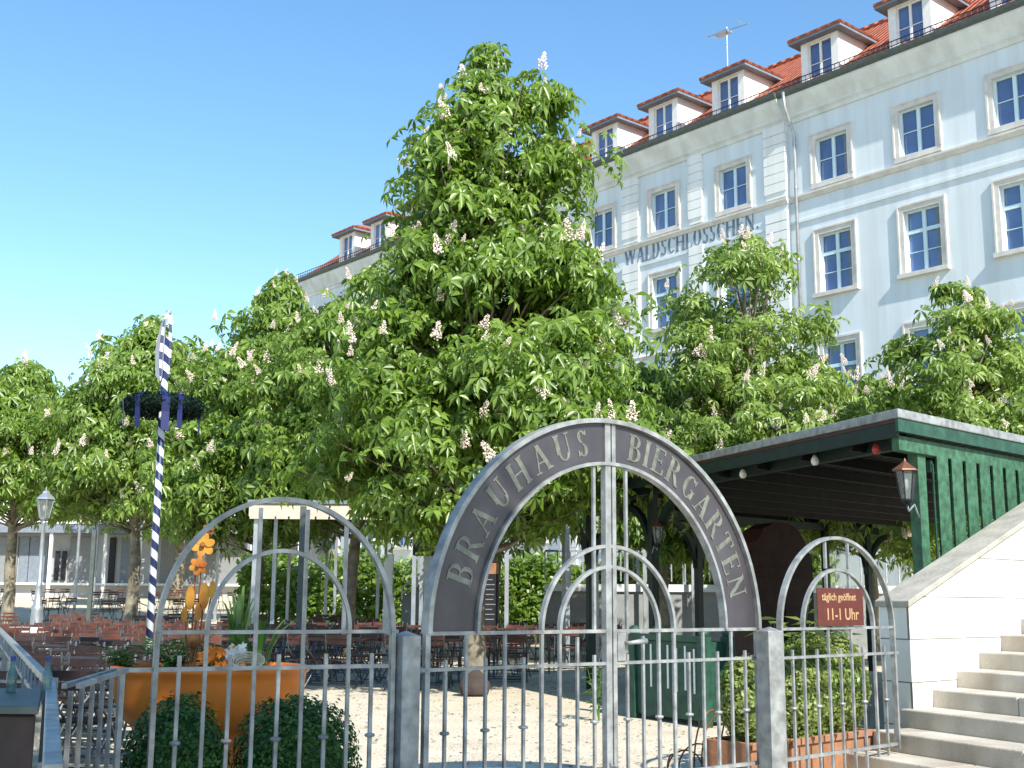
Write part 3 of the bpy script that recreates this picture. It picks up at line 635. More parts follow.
# brown cabinet inside
cb = thing('tall_cabinet', Q(3.7, 1.0, 0), 'dark red-brown tall cabinet with a curved top standing inside the pavilion', 'cabinet')
a0, w0 = Q(4.3, 1.3, 0), (pb * 1 - pa * .35).normalized()
pr = [(0, 0), (1.0, 0), (1.0, 1.9), (.93, 2.0), (.9, 2.1), (.78, 2.28), (.6, 2.36), (.4, 2.36), (.22, 2.28), (.1, 2.1), (.07, 2.0), (0, 1.9)]
MB().prism([a0 + w0 * x + Z * z * 1.05 for x, z in pr], pa * .5).build('carcass', 'brown', cb)
mb = MB(); mb.par(a0 - w0 * .03 - pa * .03 + Z * 1.80, w0 * 1.06, pa * .56, Z * .06); mb.build('moulding', 'brown', cb)
mb = MB(); mb.par(a0 + w0 * .06 - pa * .025 + Z * .12, w0 * .42, pa * .02, Z * 1.6); mb.build('door', 'brown', cb); mb = MB(); mb.par(a0 + w0 * .52 - pa * .025 + Z * .12, w0 * .42, pa * .02, Z * 1.6); mb.build('door', 'brown', cb)
# ================================================================== GREEN PLANTER BOX on the court
g0 = V((2.19, 13.95, 0)); ga = V((-.5, .866, 0)); gb = V((.80, .6, 0)); gbx = thing('wooden_planter', g0 + ga * .7 + gb * .3, 'large green wooden tub box with slotted sides standing on the sand inside the gate', 'planter box')
mb = MB(); mb.par(g0 + Z * .06, ga * 1.35, gb * .42, Z * .88); mb.build('body', 'green', gbx, bevel=.015)
for a, b in ((-.06, -.04), (1.28, -.04), (-.06, .35), (1.28, .35)):
    mb = MB(); p = g0 + ga * a + gb * b; mb.par(p, ga * .13, gb * .13, Z * 1.0); mb.ball(p + ga * .065 + gb * .065 + Z * 1.04, .07, 10, 6); mb.build('corner_post', 'green', gbx, bevel=.01)
mb = MB(); mb.par(g0 - gb * .05 + Z * .94, ga * 1.35, gb * .06, Z * .07); mb.build('top_rail', 'green', gbx)
mb = MB()
for k in range(7): mb.par(g0 + ga * (.14 + .165 * k) - gb * .012 + Z * (.36 + .03 * (k % 2)), ga * .028, gb * .012, Z * .50)
mb.build('pale_grooves', 'white', gbx)
# ================================================================== foliage tools
def leafcloud(name, parent, m, P, Nn, size, kind='palm', leaflets=6, seed=0, loc=None):
    """P (n,3) positions, Nn (n,3) leaf normals. one mesh of folded leaflets"""
    r = np.random.default_rng(seed); n = len(P); Nn = Nn / np.linalg.norm(Nn, axis=1, keepdims=True)
    a = r.normal(size=(n, 3)); U = np.cross(Nn, a); U /= np.linalg.norm(U, axis=1, keepdims=True); Wv = np.cross(Nn, U)
    sz = size * r.uniform(.65, 1.25, n); vs = []; 
    if kind == 'palm':
        for k in range(leaflets):
            an = (k / (leaflets - 1) - .5) * 4.6 + r.normal(0, .12, n); L = sz * (1 - .25 * abs(k / (leaflets - 1) - .5) * 2)
            d = U * np.cos(an)[:, None] + Wv * np.sin(an)[:, None]; side = np.cross(Nn, d); dr = r.uniform(.25, .6, n)
            base = P + d * (L * .06)[:, None]; mid = P + d * (L * .62)[:, None] - Nn * (L * .10 * dr)[:, None]
            tip = P + d * (L * .98)[:, None] - Nn * (L * dr * .8)[:, None] - np.array([0, 0, 1]) * (L * .22)[:, None]; wd_ = (L * .17)[:, None]
            l = mid + side * wd_ - Nn * (L * .03)[:, None]; rr = mid - side * wd_ - Nn * (L * .03)[:, None]
            vs.append(np.stack([base, l, tip, rr, ], 1))
    else:
        d = U; side = Wv; L = sz[:, None]; vs.append(np.stack([P, P + d * L * .5 + side * L * .28 + Nn * L * .08, P + d * L, P + d * L * .5 - side * L * .28 + Nn * L * .08], 1))
    A = np.concatenate(vs, 0); q = len(A)
    if loc is None: loc = ORI[parent.name] if parent else (0, 0, 0)
    co = (A.reshape(-1, 3) - np.array(loc)).astype(np.float32); idx = np.arange(q * 4).reshape(q, 4)
    # each leaflet is folded along its midrib into two triangles
    tri = np.stack([idx[:, [0, 1, 2]], idx[:, [0, 2, 3]]], 1).reshape(-1, 3)
    me = bpy.data.meshes.new(name); me.vertices.add(len(co)); me.vertices.foreach_set('co', co.ravel()); nt = len(tri)
    me.loops.add(nt * 3); me.loops.foreach_set('vertex_index', tri.ravel().astype(np.int32)); me.polygons.add(nt)
    me.polygons.foreach_set('loop_start', np.arange(0, nt * 3, 3, dtype=np.int32)); me.polygons.foreach_set('loop_total', np.full(nt, 3, dtype=np.int32))
    me.update(calc_edges=True); me.materials.append(M[m]); o = bpy.data.objects.new(name, me); COL.objects.link(o)
    if parent: o.parent = parent
    else: o.location = loc
    ORI[o.name] = tuple(loc); return o
def bloss_mesh():
    mb = MB(); r = random.Random(4)
    for i in range(60):
        t = (i + .5) / 60 + r.uniform(-.03, .03); t = min(max(t, .01), .99); z = t * .26; rad = (.060 * (1 - t) ** .8 + .008) * r.uniform(.55, 1.2); a = i * 2.4
        c = V((rad * math.cos(a), rad * math.sin(a), z)); s_ = .019 * (1 - .45 * t) * r.uniform(.6, 1.35)
        q = [c + V(v) * s_ for v in ((1, 0, 0), (-1, 0, 0), (0, 1, 0), (0, -1, 0), (0, 0, 1), (0, 0, -1))]
        mb.pts(q, [(0, 2, 4), (2, 1, 4), (1, 3, 4), (3, 0, 4), (2, 0, 5), (1, 2, 5), (3, 1, 5), (0, 3, 5)])
    o = mb.build('blossom', 'blossom'); me = o.data; bpy.data.objects.remove(o); return me
BL = bloss_mesh()
def chestnut(base, prof, nclump, nleaf, label, cx=0, leafsize=.24, trunk=.22, nbl=30, seed=1, m='leaf', trunk_lean=(0, 0), cl=.62, blsize=1.0, gr='chestnut trees in flower', cy=0, flat=1.0):
    """prof: list of (z, radius) above base"""
    r = np.random.default_rng(seed); bx, by, bz = base
    t = thing('chestnut_tree', base, label, 'tree', gr)
    zs = np.array([p[0] for p in prof]); rs = np.array([p[1] for p in prof]); z0, z1 = zs[0], zs[-1]
    # weight clump heights by radius
    zz = np.linspace(z0, z1, 200); w = np.interp(zz, zs, rs) ** 1.3 + .12; w /= w.sum()
    cz = r.choice(zz, nclump, p=w) + r.normal(0, .08, nclump); an = (np.arange(nclump) * 2.39996 + r.uniform(-.5, .5, nclump)) % (2 * math.pi)
    Rr = np.interp(cz, zs, rs); u = r.uniform(.3, 1.0, nclump) ** .55; rad = np.maximum(Rr * u - .22, 0) * r.uniform(.86, 1.1, nclump)
    C_ = np.stack([bx + cx * np.clip((cz - z0) / (z1 - z0) * 1.6, 0, 1) + rad * np.cos(an), by + cy + rad * np.sin(an) * flat, bz + cz], 1)
    cr = cl * r.uniform(.65, 1.25, nclump) * np.clip(Rr / 1.2, .55, 1.15)
    # leaves on the shells of the clumps
    ci = r.integers(0, nclump, nleaf); d = r.normal(size=(nleaf, 3)); d[:, 2] = d[:, 2] * .8 + .25; d /= np.linalg.norm(d, axis=1, keepdims=True)
    rr = cr[ci] * (r.uniform(.3, 1.1, nleaf) + np.where(r.uniform(size=nleaf) < .16, r.uniform(.05, .55, nleaf), 0)); P = C_[ci] + d * rr[:, None] * np.array([1.12, 1.12, .74])
    axis = np.array([bx + cx * .6, by + cy, 0]); out = P - axis; out[:, 2] = 0; out /= (np.linalg.norm(out, axis=1, keepdims=True) + 1e-6)
    Nn = d * .5 + out * .5 + np.array([0, 0, .75]) + r.normal(0, .42, (nleaf, 3))
    leafcloud('crown', t, m, P, Nn, leafsize, 'palm', 6, seed)
    # trunk and limbs
    tb = MB(); top = V((bx + cx * .9, by + cy, bz + z1 * .93)); nseg = 9
    pts = [V((bx, by, bz - .05)), V((bx, by, bz + .25))] + [V((bx, by, bz + .25)).lerp(top, k / nseg) + V((r.normal(0, .05), r.normal(0, .05), 0)) * (1 if k < nseg else 0) for k in range(1, nseg + 1)]
    rad_ = [trunk * 1.25, trunk * 1.02] + [trunk * (1 - k / nseg) ** .75 * .95 + .012 for k in range(1, nseg + 1)]
    tb.tube(pts, rad_, 12); to = tb.build('trunk', 'bark', t, smooth=True)
    lb = MB(); pick = r.permutation(nclump)[:int(nclump * .8)]
    for k in pick:
        c = V(C_[k]); hh = max(z0 * .82, min((c.z - bz) * .80 - .15 * 0, z1 * .85)); f = (hh - .25) / (z1 * .93 - .25); f = min(max(f, 0), 1)
        s0 = V((bx, by, bz + .25)).lerp(top, f); mid = s0.lerp(c, .5) - Z * .08 + V((r.normal(0, .08), r.normal(0, .08), 0))
        lb.tube([s0, mid, c, c + (c - mid) * .3], [trunk * .22 * (1 - f * .6) + .008, .022, .012, .005], 5)
    lb.build('limb', 'bark', to, smooth=True)
    # flower candles near clump tops
    nb = min(nbl, 98); cand = np.argsort(r.uniform(size=nclump * 3)); cnt = 0
    for q in cand:
        k = q % nclump
        if rad[k] < Rr[k] * .42 and cz[k] < z1 * .85: continue
        if (C_[k][1] - by) > .15 * Rr[k] and cz[k] < z1 * .85: continue     # a few only at the back
        dd = r.normal(size=3); dd[2] = abs(dd[2]) + .5; dd[:2] += out_dir(C_[k], bx, by) * .9; dd[1] -= .7; dd /= np.linalg.norm(dd)
        p = C_[k] + dd * cr[k] * np.array([1.12, 1.12, .8]) * 1.05
        o = bpy.data.objects.new('blossom', BL); COL.objects.link(o); o.parent = t; o.location = V(p) - V(base)
        o.rotation_euler = (r.normal(0, .26) + dd[1] * -.4, r.normal(0, .26) + dd[0] * .4, r.uniform(0, 6)); s_ = blsize * r.choice([.55, .75, .9, 1.05, 1.15]); q_ = r.uniform(.85, 1.25); o.scale = (s_ * q_, s_ * q_, s_ * r.uniform(.8, 1.2))
        cnt += 1
        if cnt >= nb: break
    return t
def out_dir(c, bx, by):
    v = np.array([c[0] - bx, c[1] - by]); return v / (np.linalg.norm(v) + 1e-6)
def tb(px, Y, dy=0): p = at(px, 600, Y); return (p.x, Y, gz(p.x, Y))
# main tree
chestnut((-.53, 18.7, 0), [(2.5, 1.8), (3.1, 2.7), (3.8, 3.0), (4.5, 2.85), (5.3, 2.55), (6.1, 2.1), (6.9, 1.78), (7.7, 1.58), (8.5, 1.4), (9.1, 1.25), (9.6, 1.0), (10.05, .6)], 270, 12500,
         'tall pointed chestnut tree in the middle behind the gate, tallest of all', .3, .21, .17, 92, 3, 'leaf', cl=.55)
chestnut((*at(762, 600, 25.5).xy, 0), [(2.4, 1.6), (3.2, 2.3), (4.2, 2.5), (5.3, 2.4), (6.4, 2.15), (7.6, 1.7), (8.6, 1.2), (9.35, .5)], 150, 5600,
         'chestnut tree in front of the lettered house front, just above the pavilion roof', -.2, .22, .16, 78, 8, 'leaf_light', cl=.5, blsize=1.0)
chestnut((*at(975, 600, 26).xy, 0), [(2.3, 1.5), (3.2, 2.3), (4.4, 2.4), (5.6, 2.2), (6.7, 1.8), (7.7, 1.2), (8.5, .4)], 100, 4000,
         'rounded chestnut tree at the right edge above the green slatted gable', 0, .23, .17, 54, 9, 'leaf_light', cl=.55)
chestnut((*at(872, 600, 30).xy, gz(0, 30)), [(2.3, 1.2), (3.2, 2.0), (4.4, 2.2), (5.6, 1.8), (6.5, 1.1), (7.0, .3)], 60, 2400,
         'low chestnut crown between two taller ones, peeping over the pavilion roof', 0, .27, .15, 36, 10, 'leaf_light', cl=.6, blsize=1.2)
chestnut((*at(665, 600, 27).xy, 0), [(2.5, 1.3), (3.3, 2.1), (4.4, 2.2), (5.4, 1.8), (6.2, 1.2), (6.9, .4)], 65, 2600,
         'small chestnut tree filling the gap between the pointed tree and the pavilion', 0, .26, .15, 20, 12, 'leaf', cl=.6)
chestnut((*at(252, 600, 33).xy, gz(0, 33)), [(3.1, 2.0), (3.8, 3.1), (4.8, 3.2), (6.2, 2.9), (7.4, 2.4), (8.6, 1.6), (9.4, 1.0), (10.2, .35)], 200, 6800,
         'full chestnut tree with a narrow tip touching the left end of the red roof line', .5, .29, .18, 86, 14, 'leaf_far', cl=.62, blsize=1.2)
chestnut((*at(130, 600, 41).xy, gz(0, 41)), [(3.9, 2.2), (4.6, 3.3), (5.6, 3.5), (6.8, 3.1), (8.3, 2.4), (9.6, 1.5), (10.6, .5)], 190, 6200,
         'broad chestnut tree with a pale trunk directly behind the striped maypole', .2, .32, .22, 84, 15, 'leaf_far', cl=.7, blsize=1.3)
chestnut((*at(8, 600, 43).xy, gz(0, 43)), [(4.0, 2.0), (4.8, 3.0), (5.8, 3.0), (7.0, 2.5), (8.2, 1.6), (9.3, .5)], 150, 4600,
         'chestnut tree cut by the left edge behind the street lamp', .0, .32, .22, 16, 16, 'leaf_far', cl=.7, blsize=1.3)
chestnut((*at(352, 600, 30).xy, 0), [(3.5, 2.0), (4.1, 3.0), (5.2, 3.1), (6.4, 2.8), (7.6, 2.2), (8.7, 1.4), (9.5, .7)], 170, 5600,
         'chestnut tree squeezed between the pointed tree and the left trees', .0, .28, .17, 66, 17, 'leaf_far', cl=.65, blsize=1.15)
chestnut((*at(492, 600, 31).xy, gz(0, 31)), [(3.0, 2.0), (3.8, 2.9), (5.0, 2.9), (6.2, 2.1), (7.0, 1.0)], 70, 2600,
         'chestnut tree with a straight pale trunk seen under the pointed tree', 0, .28, .24, 8, 18, 'leaf', cl=.75)
chestnut((*at(700, 600, 38).xy, gz(0, 38)), [(2.6, 1.6), (3.5, 2.9), (5.0, 3.0), (6.4, 2.2), (7.4, 1.0)], 70, 2600,
         'far chestnut tree seen under the pavilion roof through the gate arch', 0, .3, .18, 8, 19, 'leaf_far', cl=.8)
chestnut((*at(60, 600, 66).xy, gz(0, 66)), [(3.6, 3.0), (4.8, 4.2), (6.5, 4.4), (8.5, 3.2), (9.8, 1.2)], 80, 3000, 'distant tree behind the kiosk roof at far left', 0, .42, .3, 6, 20, 'leaf_far', cl=1.2)
chestnut((*at(175, 600, 56).xy, gz(0, 57)), [(3.5, 2.6), (5, 3.8), (7.4, 4.0), (9.4, 3.0), (11, 1.2)], 80, 3200, 'distant crown between the maypole tree and the roof line', 0, .40, .3, 10, 21, 'leaf_far', cl=1.1)
# unseen tree added behind the camera so its crown shades the left of the gate and fence
chestnut((2.3, -1.9, 0), [(5.6, 1.2), (6.4, 2.0), (7.6, 2.4), (8.9, 2.5), (10.2, 2.1), (11.2, 1.0)], 44, 2300,
         'unseen chestnut added beside the viewpoint to shade the left fence', -.1, .28, .2, 0, 77, 'leaf', cl=.6, cy=.3)
# ================================================================== shrubs
def shrub(name, c, rx, ry, rz, n, size, m, label, cat, seed, group=None, lumps=14, stem=True):
    r = np.random.default_rng(seed); g = gz(c[0], c[1]); t = thing(name, (c[0], c[1], g if c[2] - rz < g + .4 else c[2] - rz), label, cat, group)
    d = r.normal(size=(n, 3)); d /= np.linalg.norm(d, axis=1, keepdims=True)
    lc = r.normal(size=(lumps, 3)); lc /= np.linalg.norm(lc, axis=1, keepdims=True); bump = np.clip((d @ lc.T).max(1), .6, 1)
    rad = (r.uniform(.8, 1.03, n) + np.where(r.uniform(size=n) < .12, r.uniform(0, .13, n), 0)) * (.78 + .24 * (bump - .6) / .4)
    P = np.array(c) + d * rad[:, None] * np.array([rx, ry, rz]); Nn = d + r.normal(0, .45, (n, 3)) + np.array([0, 0, .3])
    leafcloud('foliage', t, m, P, Nn, size, 'leaf', 1, seed)
    MB().lathe([(.03, c[2] - rz - .02), (rx * .45, c[2] - rz * .6), (rx * .74, c[2] - rz * .25), (rx * .76, c[2] + rz * .2), (rx * .5, c[2] + rz * .6), (.02, c[2] + rz * .76)], (c[0], c[1], 0), 14, ry / rx).build('inner_twigs', M['box'] if m == 'box' else M['herb'], t, smooth=True)
    return t
b1 = at(181, 700, 7.75); shrub('box_shrub', (b1.x, 7.75, .36), .33, .33, .45, 9000, .035, 'box', 'dark green clipped round shrub at the left below the orange bowl', 'shrub', 31, 'dark clipped shrubs behind the left fence bay')
b2 = at(297, 700, 7.9); shrub('box_shrub', (b2.x, 7.9, .36), .40, .38, .47, 11000, .035, 'box', 'wider dark green clipped round shrub nearest the square gate post', 'shrub', 32, 'dark clipped shrubs behind the left fence bay')
def trough(p, a, ln, d, h, label):
    t = thing('terracotta_trough', p, label, 'planter', 'terracotta planters by the right fence'); n = V((a.y, -a.x, 0)); p = V(p); b = MB(); w = .04
    b.par(p, a * ln, -n * w, Z * h); b.par(p - n * (d - w), a * ln, -n * w, Z * h); b.par(p - n * w, a * w, -n * (d - 2 * w), Z * h); b.par(p - n * w + a * (ln - w), a * w, -n * (d - 2 * w), Z * h)
    b.par(p + n * .012 + Z * (h - .05) - a * .012, a * (ln + .024), n * .012, Z * .052); b.build('box', 'terracotta', t, bevel=.008)
    MB().par(p - n * w + a * w, a * (ln - 2 * w), -n * (d - 2 * w), Z * (h - .06)).build('soil', 'soil', t); return t
trough(tuple(Rp(.82, 0, -.35)), rdv, 1.18, .45, .36, 'long terracotta trough under the light green hedge behind the right fence')
trough(tuple(Rp(.34, 0, -.38)), rdv, .44, .45, .36, 'short terracotta trough under the small hedge left of the right gate post')
for k, (t, o, z, rx, rz, n, lab) in enumerate([(1.08, -.56, .68, .33, .38, 6200, 'light green leafy bush in the trough nearest the gate post'), (1.42, -.58, .72, .34, .42, 6600, 'light green leafy bush in the middle of the long trough'), (1.80, -.57, .72, .31, .41, 6200, 'light green leafy bush at the stair end of the long trough'), (.60, -.60, .66, .23, .33, 4400, 'light green bush seen between the gate bars left of the right post')]):
    p = Rp(t, z, o); shrub('hedge_bush', (p.x, p.y, p.z), rx, rx * .8, rz, n, .045, 'hedge', lab, 'bush', 40 + k, 'light green bushes in the terracotta troughs')
def blades(name, base, n, h, spread, m, label, cat, seed, w=.035, parent=None, arch=.35, lbl=None):
    r = random.Random(seed); mb = MB(); base = V(base)
    for i in range(n):
        a = r.uniform(0, 6.28); d = V((math.cos(a), math.sin(a), 0)); o = base + d * r.uniform(0, spread * .4); hh = h * r.uniform(.55, 1.1); ou = spread * r.uniform(.5, 1.4); s_ = V((-d.y, d.x, 0)) * w * r.uniform(.7, 1.2)
        P = [o + d * (ou * (t ** 1.6)) + Z * (hh * (t - arch * t ** 3)) for t in (0, .3, .6, .85, 1)]; ww = [.35, .9, 1, .6, .03]
        A = [p + s_ * q for p, q in zip(P, ww)]; B = [p - s_ * q for p, q in zip(P, ww)]
        o_ = len(mb.v); mb.v += [tuple(x) for x in A + B]; mb.f += [(o_ + j, o_ + j + 1, o_ + 5 + j + 1, o_ + 5 + j) for j in range(4)]
    if parent: return mb.build(name, m, parent)
    t = thing(name, tuple(base), label, cat); mb.build('leaves', m, t); return t
p = Rp(1.28, .55, -.62)
def leafy_plant(name, base, stems, h, label, m='herb', leafl=.16, seed=5, spread=.25):
    r = random.Random(seed); t = thing(name, tuple(base), label, 'plant'); sm = MB(); lm = MB(); base = V(base)
    for k in range(stems):
        a = r.uniform(0, 6.28); tip = base + V((math.cos(a) * spread * r.uniform(.3, 1), math.sin(a) * spread * r.uniform(.3, 1), h * r.uniform(.7, 1.05))); sm.tube([base, base.lerp(tip, .5) + Z * .03, tip], [.008, .006, .003], 5)
        for j in range(9):
            c = base.lerp(tip, .3 + .7 * j / 8); b = j * 2.4 + k; d = V((math.cos(b), math.sin(b), r.uniform(-.1, .6))).normalized(); s_ = d.cross(Z).normalized() * leafl * .16; L = leafl * r.uniform(.7, 1.15)
            lm.pts([c, c + d * L * .45 + s_, c + d * L - Z * L * .25, c + d * L * .45 - s_], [(0, 1, 2), (0, 2, 3)])
    sm.build('stems', 'herb', t); lm.build('leaves', m, t); return t
leafy_plant('tall_weed', p, 6, .85, 'tall long-leaved plant rising out of the light hedge under the hours sign', 'hedge', .22, 6, .38)
leafy_plant('court_plant', V((1.05, 14.6, 0)), 5, .62, 'dark leafy plant growing beside the green wooden box', 'herb', .16, 8, .22)
leafy_plant('corner_plant', V((3.05, 11.0, 0)), 6, 1.2, 'pale leafy plant behind the fence arch next to the stair wall end', 'hedge', .15, 9, .22)
# hoops in front of the box
hp = thing('wire_hoops', (1.55, 9.9, 0), 'rusty bent wire hoops lying on the sand beside the short trough', 'wire hoops')
mb = MB(); r = random.Random(3)
hc = at(712, 768, 10.2)
for (dx, dy, rr, hh, an) in [(-.22, 0, .16, .20, .3), (-.10, .1, .20, .24, .5), (.02, .0, .17, .52, .1), (.12, .15, .18, .48, -.2), (.16, -.05, .14, .50, .6), (-.32, .05, .12, .16, 1.1)]:
    d = V((math.cos(an), math.sin(an), 0)); o = V((hc.x + dx, 10.2 + dy, 0)); mb.tube([o + d * (rr * math.cos(R(180 - 180 * i / 14))) + Z * (hh * math.sin(R(180 * i / 14)) ** .8) for i in range(15)], .007, 6)
mb.build('hoops', 'rust', hp)
# boulder by the trunk
r = np.random.default_rng(5); bmh = bmesh.new(); bmesh.ops.create_icosphere(bmh, subdivisions=3, radius=1)
for v in bmh.verts: k = 1 + .10 * math.sin(v.co.x * 4 + 1) * math.cos(v.co.y * 5) + .05 * math.sin(v.co.z * 7); v.co = V((v.co.x * .24 * k, v.co.y * .2 * k, max(v.co.z * .24 * k, -.1) + .12))
me = bpy.data.meshes.new('boulder'); bmh.to_mesh(me); bmh.free(); me.materials.append(M['boulder']); me.polygons.foreach_set('use_smooth', [True] * len(me.polygons))
bo = bpy.data.objects.new('boulder', me); COL.objects.link(bo); bo.location = (-.52, 18.25, 0); tag(bo, 'rounded dark brown boulder lying at the foot of the tall pointed tree', 'boulder')
# ================================================================== ORANGE BOWL
bc = V((-2.22, 9.15, 0)); bw = thing('flower_bowl', tuple(bc), 'huge orange planting bowl on a foot behind the left fence bay', 'planter')
MB().lathe([(.30, 0), (.34, .03), (.35, .30), (.37, .40), (.44, .455), (.57, .49), (.65, .56), (.69, .68), (.695, .80), (.70, .85), (.725, .87), (.725, .905), (.69, .91), (.665, .88), (.66, .80)], bc, 48, .8).build('bowl', 'orange', bw, smooth=True)
sl = MB().lathe([(.02, .80), (.3, .83), (.655, .81), (.60, .78), (.02, .78)], bc, 24, .8); sl.build('soil', 'soil', bw, smooth=True)
rr = np.random.default_rng(9)
def bowlplant(kind, px, h, label, seed, **k):
    c = at(px, 665, 9.15); c = V((c.x, bc.y + rr.uniform(-.25, .25), .84)); return c
c = bowlplant('x', 165, .3, '', 1); leafy_plant('bedding_plant', c, 12, .26, 'bright green leafy plant at the left of the orange bowl', 'herb', .13, 11, .30)
c = bowlplant('x', 128, .3, '', 1); leafy_plant('bedding_plant', c, 9, .20, 'low grey green plant on the left rim of the orange bowl', 'box', .10, 12, .18)
c = bowlplant('x', 255, .3, '', 1); blades('grass_tuft', c, 26, .62, .22, 'box', 'tall dark grass-like tuft at the right of the orange bowl', 'plant', 13, .016)
c = bowlplant('x', 232, .3, '', 1); blades('grass_tuft', c, 20, .95, .12, 'herb', 'upright green blades behind the painted flower stake in the bowl', 'plant', 14, .02)
c = bowlplant('x', 215, .3, '', 1); leafy_plant('bedding_plant', c, 10, .2, 'dark leafy plant under the orange blooms in the bowl', 'box', .12, 15, .25)
def blooms(px, z, n, rad, m, label, seed):
    c = at(px, 650, 8.85); c.z = z; r = random.Random(seed); t = thing('flower_cluster', (c.x, c.y, .84), label, 'flowers'); mb = MB(); g = MB()
    for i in range(n):
        p = c + V((r.uniform(-rad, rad), r.uniform(-rad, rad), r.uniform(-rad, rad) * .6)); g.tube([V((c.x + (p.x - c.x) * .3, c.y, .83)), p], .004, 4)
        for k in range(6):
            a = k * 1.047 + r.random(); d = V((math.cos(a), -.35, math.sin(a))); s_ = V((-math.sin(a), 0, math.cos(a))) * .014; mb.pts([p, p + d * .02 + s_, p + d * .045, p + d * .02 - s_], [(0, 1, 2), (0, 2, 3)])
        mb.ball(p, .010, 6, 4)
    mb.build('blooms', m, t); g.build('stems', 'herb', t)
blooms(219, .97, 26, .10, 'petal', 'cluster of small orange flowers in the middle of the bowl', 3)
blooms(236, 1.02, 18, .06, 'white', 'cluster of cream white flowers right of the orange ones', 4)
def strawknot(px, z):
    c = at(px, 660, 8.7); c.z = z; t = thing('straw_wreath', tuple(c), 'pale coiled straw decoration on the rim of the orange bowl', 'decoration'); mb = MB()
    for k in range(5): mb.tube([c + V(((.07 + .012 * k) * math.cos(a * .4), -.02 * k + .03 * math.sin(a * .4), (.022 + .008 * k) * math.sin(a * .4) + .01 * k)) for a in range(16)], .007, 6, True)
    mb.build('coil', 'wicker', t)
strawknot(250, .93)
# painted wooden flower stake
def flower_stake():
    c = at(196, 545, 9.1); t = thing('flower_stake', (c.x, 9.1, .84), 'tall garden stake of yellow and rust painted flowers standing in the orange bowl', 'garden ornament')
    def fl(cc, rad, m, n=6, nm='flower_head', tilt=.35):
        mb = MB()
        for k in range(n):
            a = k * 2 * math.pi / n + .3; d = V((math.cos(a), -.1, math.sin(a))); q = cc + d * rad * .62; P = []
            for j in range(12):
                b = j * math.pi / 6; u = d * (math.cos(b) * rad * .48) + V((-math.sin(a), 0, math.cos(a))) * (math.sin(b) * rad * .36); P.append(q + u + V((0, .002 * k, 0)))
            mb.prism(P, (0, .012, 0))
        o = mb.build(nm, m, t, bevel=.003); MB().ball(cc - V((0, .015, 0)), rad * .25, 10, 6).build('flower_centre', 'rust', o, smooth=True); return o
    fl(at(203, 545, 9.1), .085, 'petal' if False else M['yellow'] and 'yellow'); fl(at(198, 566, 9.06), .065, 'yellow'); fl(at(208, 530, 9.14), .045, 'rust')
    for (px, py, s_) in [(190, 598, .09), (204, 596, .10), (198, 612, .07), (212, 590, .07), (184, 615, .06)]:
        mb = MB(); p = at(px, py, 9.08); P = [p + V((s_ * .38 * math.sin(R(a)) * (1 if a < 180 else 1), 0, s_ * (math.cos(R(a))))) for a in range(0, 360, 30)]
        mb.prism(P, (0, .012, 0)); mb.build('hanging_leaf', 'rust' if px % 2 else 'yellow', t)
    mb = MB(); b = V((c.x, 9.1, .8)); 
    for (px, py) in ((204, 535), (196, 562), (186, 600), (205, 595), (212, 590)): q = at(px, py, 9.12); mb.tube([b, b.lerp(q, .5) + V(((q.x - b.x) * .2, 0, 0)), q], .007, 5)
    mb.build('stem', 'rust', t); mb = MB(); p = at(194, 640, 9.0); mb.ball(p, .05, 10, 8, 1.3); mb.build('rust_ball', 'rust', t, smooth=True)
flower_stake()
# ================================================================== MAYPOLE
mx, my = -4.12, 14.0
mp = thing('maypole', (mx, my, 0), 'slender blue and white spiral striped maypole with a dark green wreath', 'maypole')
po = MB().tube([(mx, my, 0), (mx, my, 4.45)], .041, 16).build('pole', 'stripes'); po.parent = mp; po.location = (0, 0, 0)
for v in po.data.vertices: v.co -= V((mx, my, 0))
for pl in po.data.polygons: pl.use_smooth = True
wc = V((mx, my, 3.62)); wr = .36
mb = MB(); P = [wc + V((wr * math.cos(a * .2618), wr * math.sin(a * .2618), 0)) for a in range(24)]; mb.tube(P, .085, 8, True); wo = mb.build('wreath', 'fir', mp, smooth=True)
n = 5200; a = rr.uniform(0, 6.283, n); b = rr.uniform(0, 6.283, n); d = np.stack([np.cos(a) * np.cos(b), np.sin(a) * np.cos(b), np.sin(b)], 1)
P = np.array(wc) + np.stack([np.cos(a), np.sin(a), 0 * a], 1) * wr + d * rr.uniform(.07, .115, n)[:, None]; leafcloud('fir_sprigs', wo, 'fir', P, d + rr.normal(0, .4, (n, 3)), .045, 'leaf', 1, 4, loc=ORI[mp.name])
for k, a in enumerate((-1.95, -1.22, -2.6, -.85, 1.9, .6)):
    d = V((math.cos(a), math.sin(a), 0)); sdv = V((-d.y, d.x, 0)); o = wc + d * (wr + .085); ww = (.034, .045, .02, .03, .03, .03)[k]; ll = (.30, .34, .30, .3, .3, .3)[k]
    A = [o - sdv * ww + Z * .11 - d * .06, o - sdv * ww + Z * .05 + d * .02, o - sdv * ww - Z * .12, o - sdv * ww * .9 - Z * ll]; B = [p + sdv * 2 * ww for p in A]; MB().strip(A, B, d * .006).build('ribbon', 'ribbon', mp)
mb = MB()
for i in range(4):
    d = V((math.cos(i * 1.57), math.sin(i * 1.57), 0)); mb.tube([wc + d * wr, wc + Z * .45], .006, 4)
mb.build('wreath_cords', 'dark', mp)
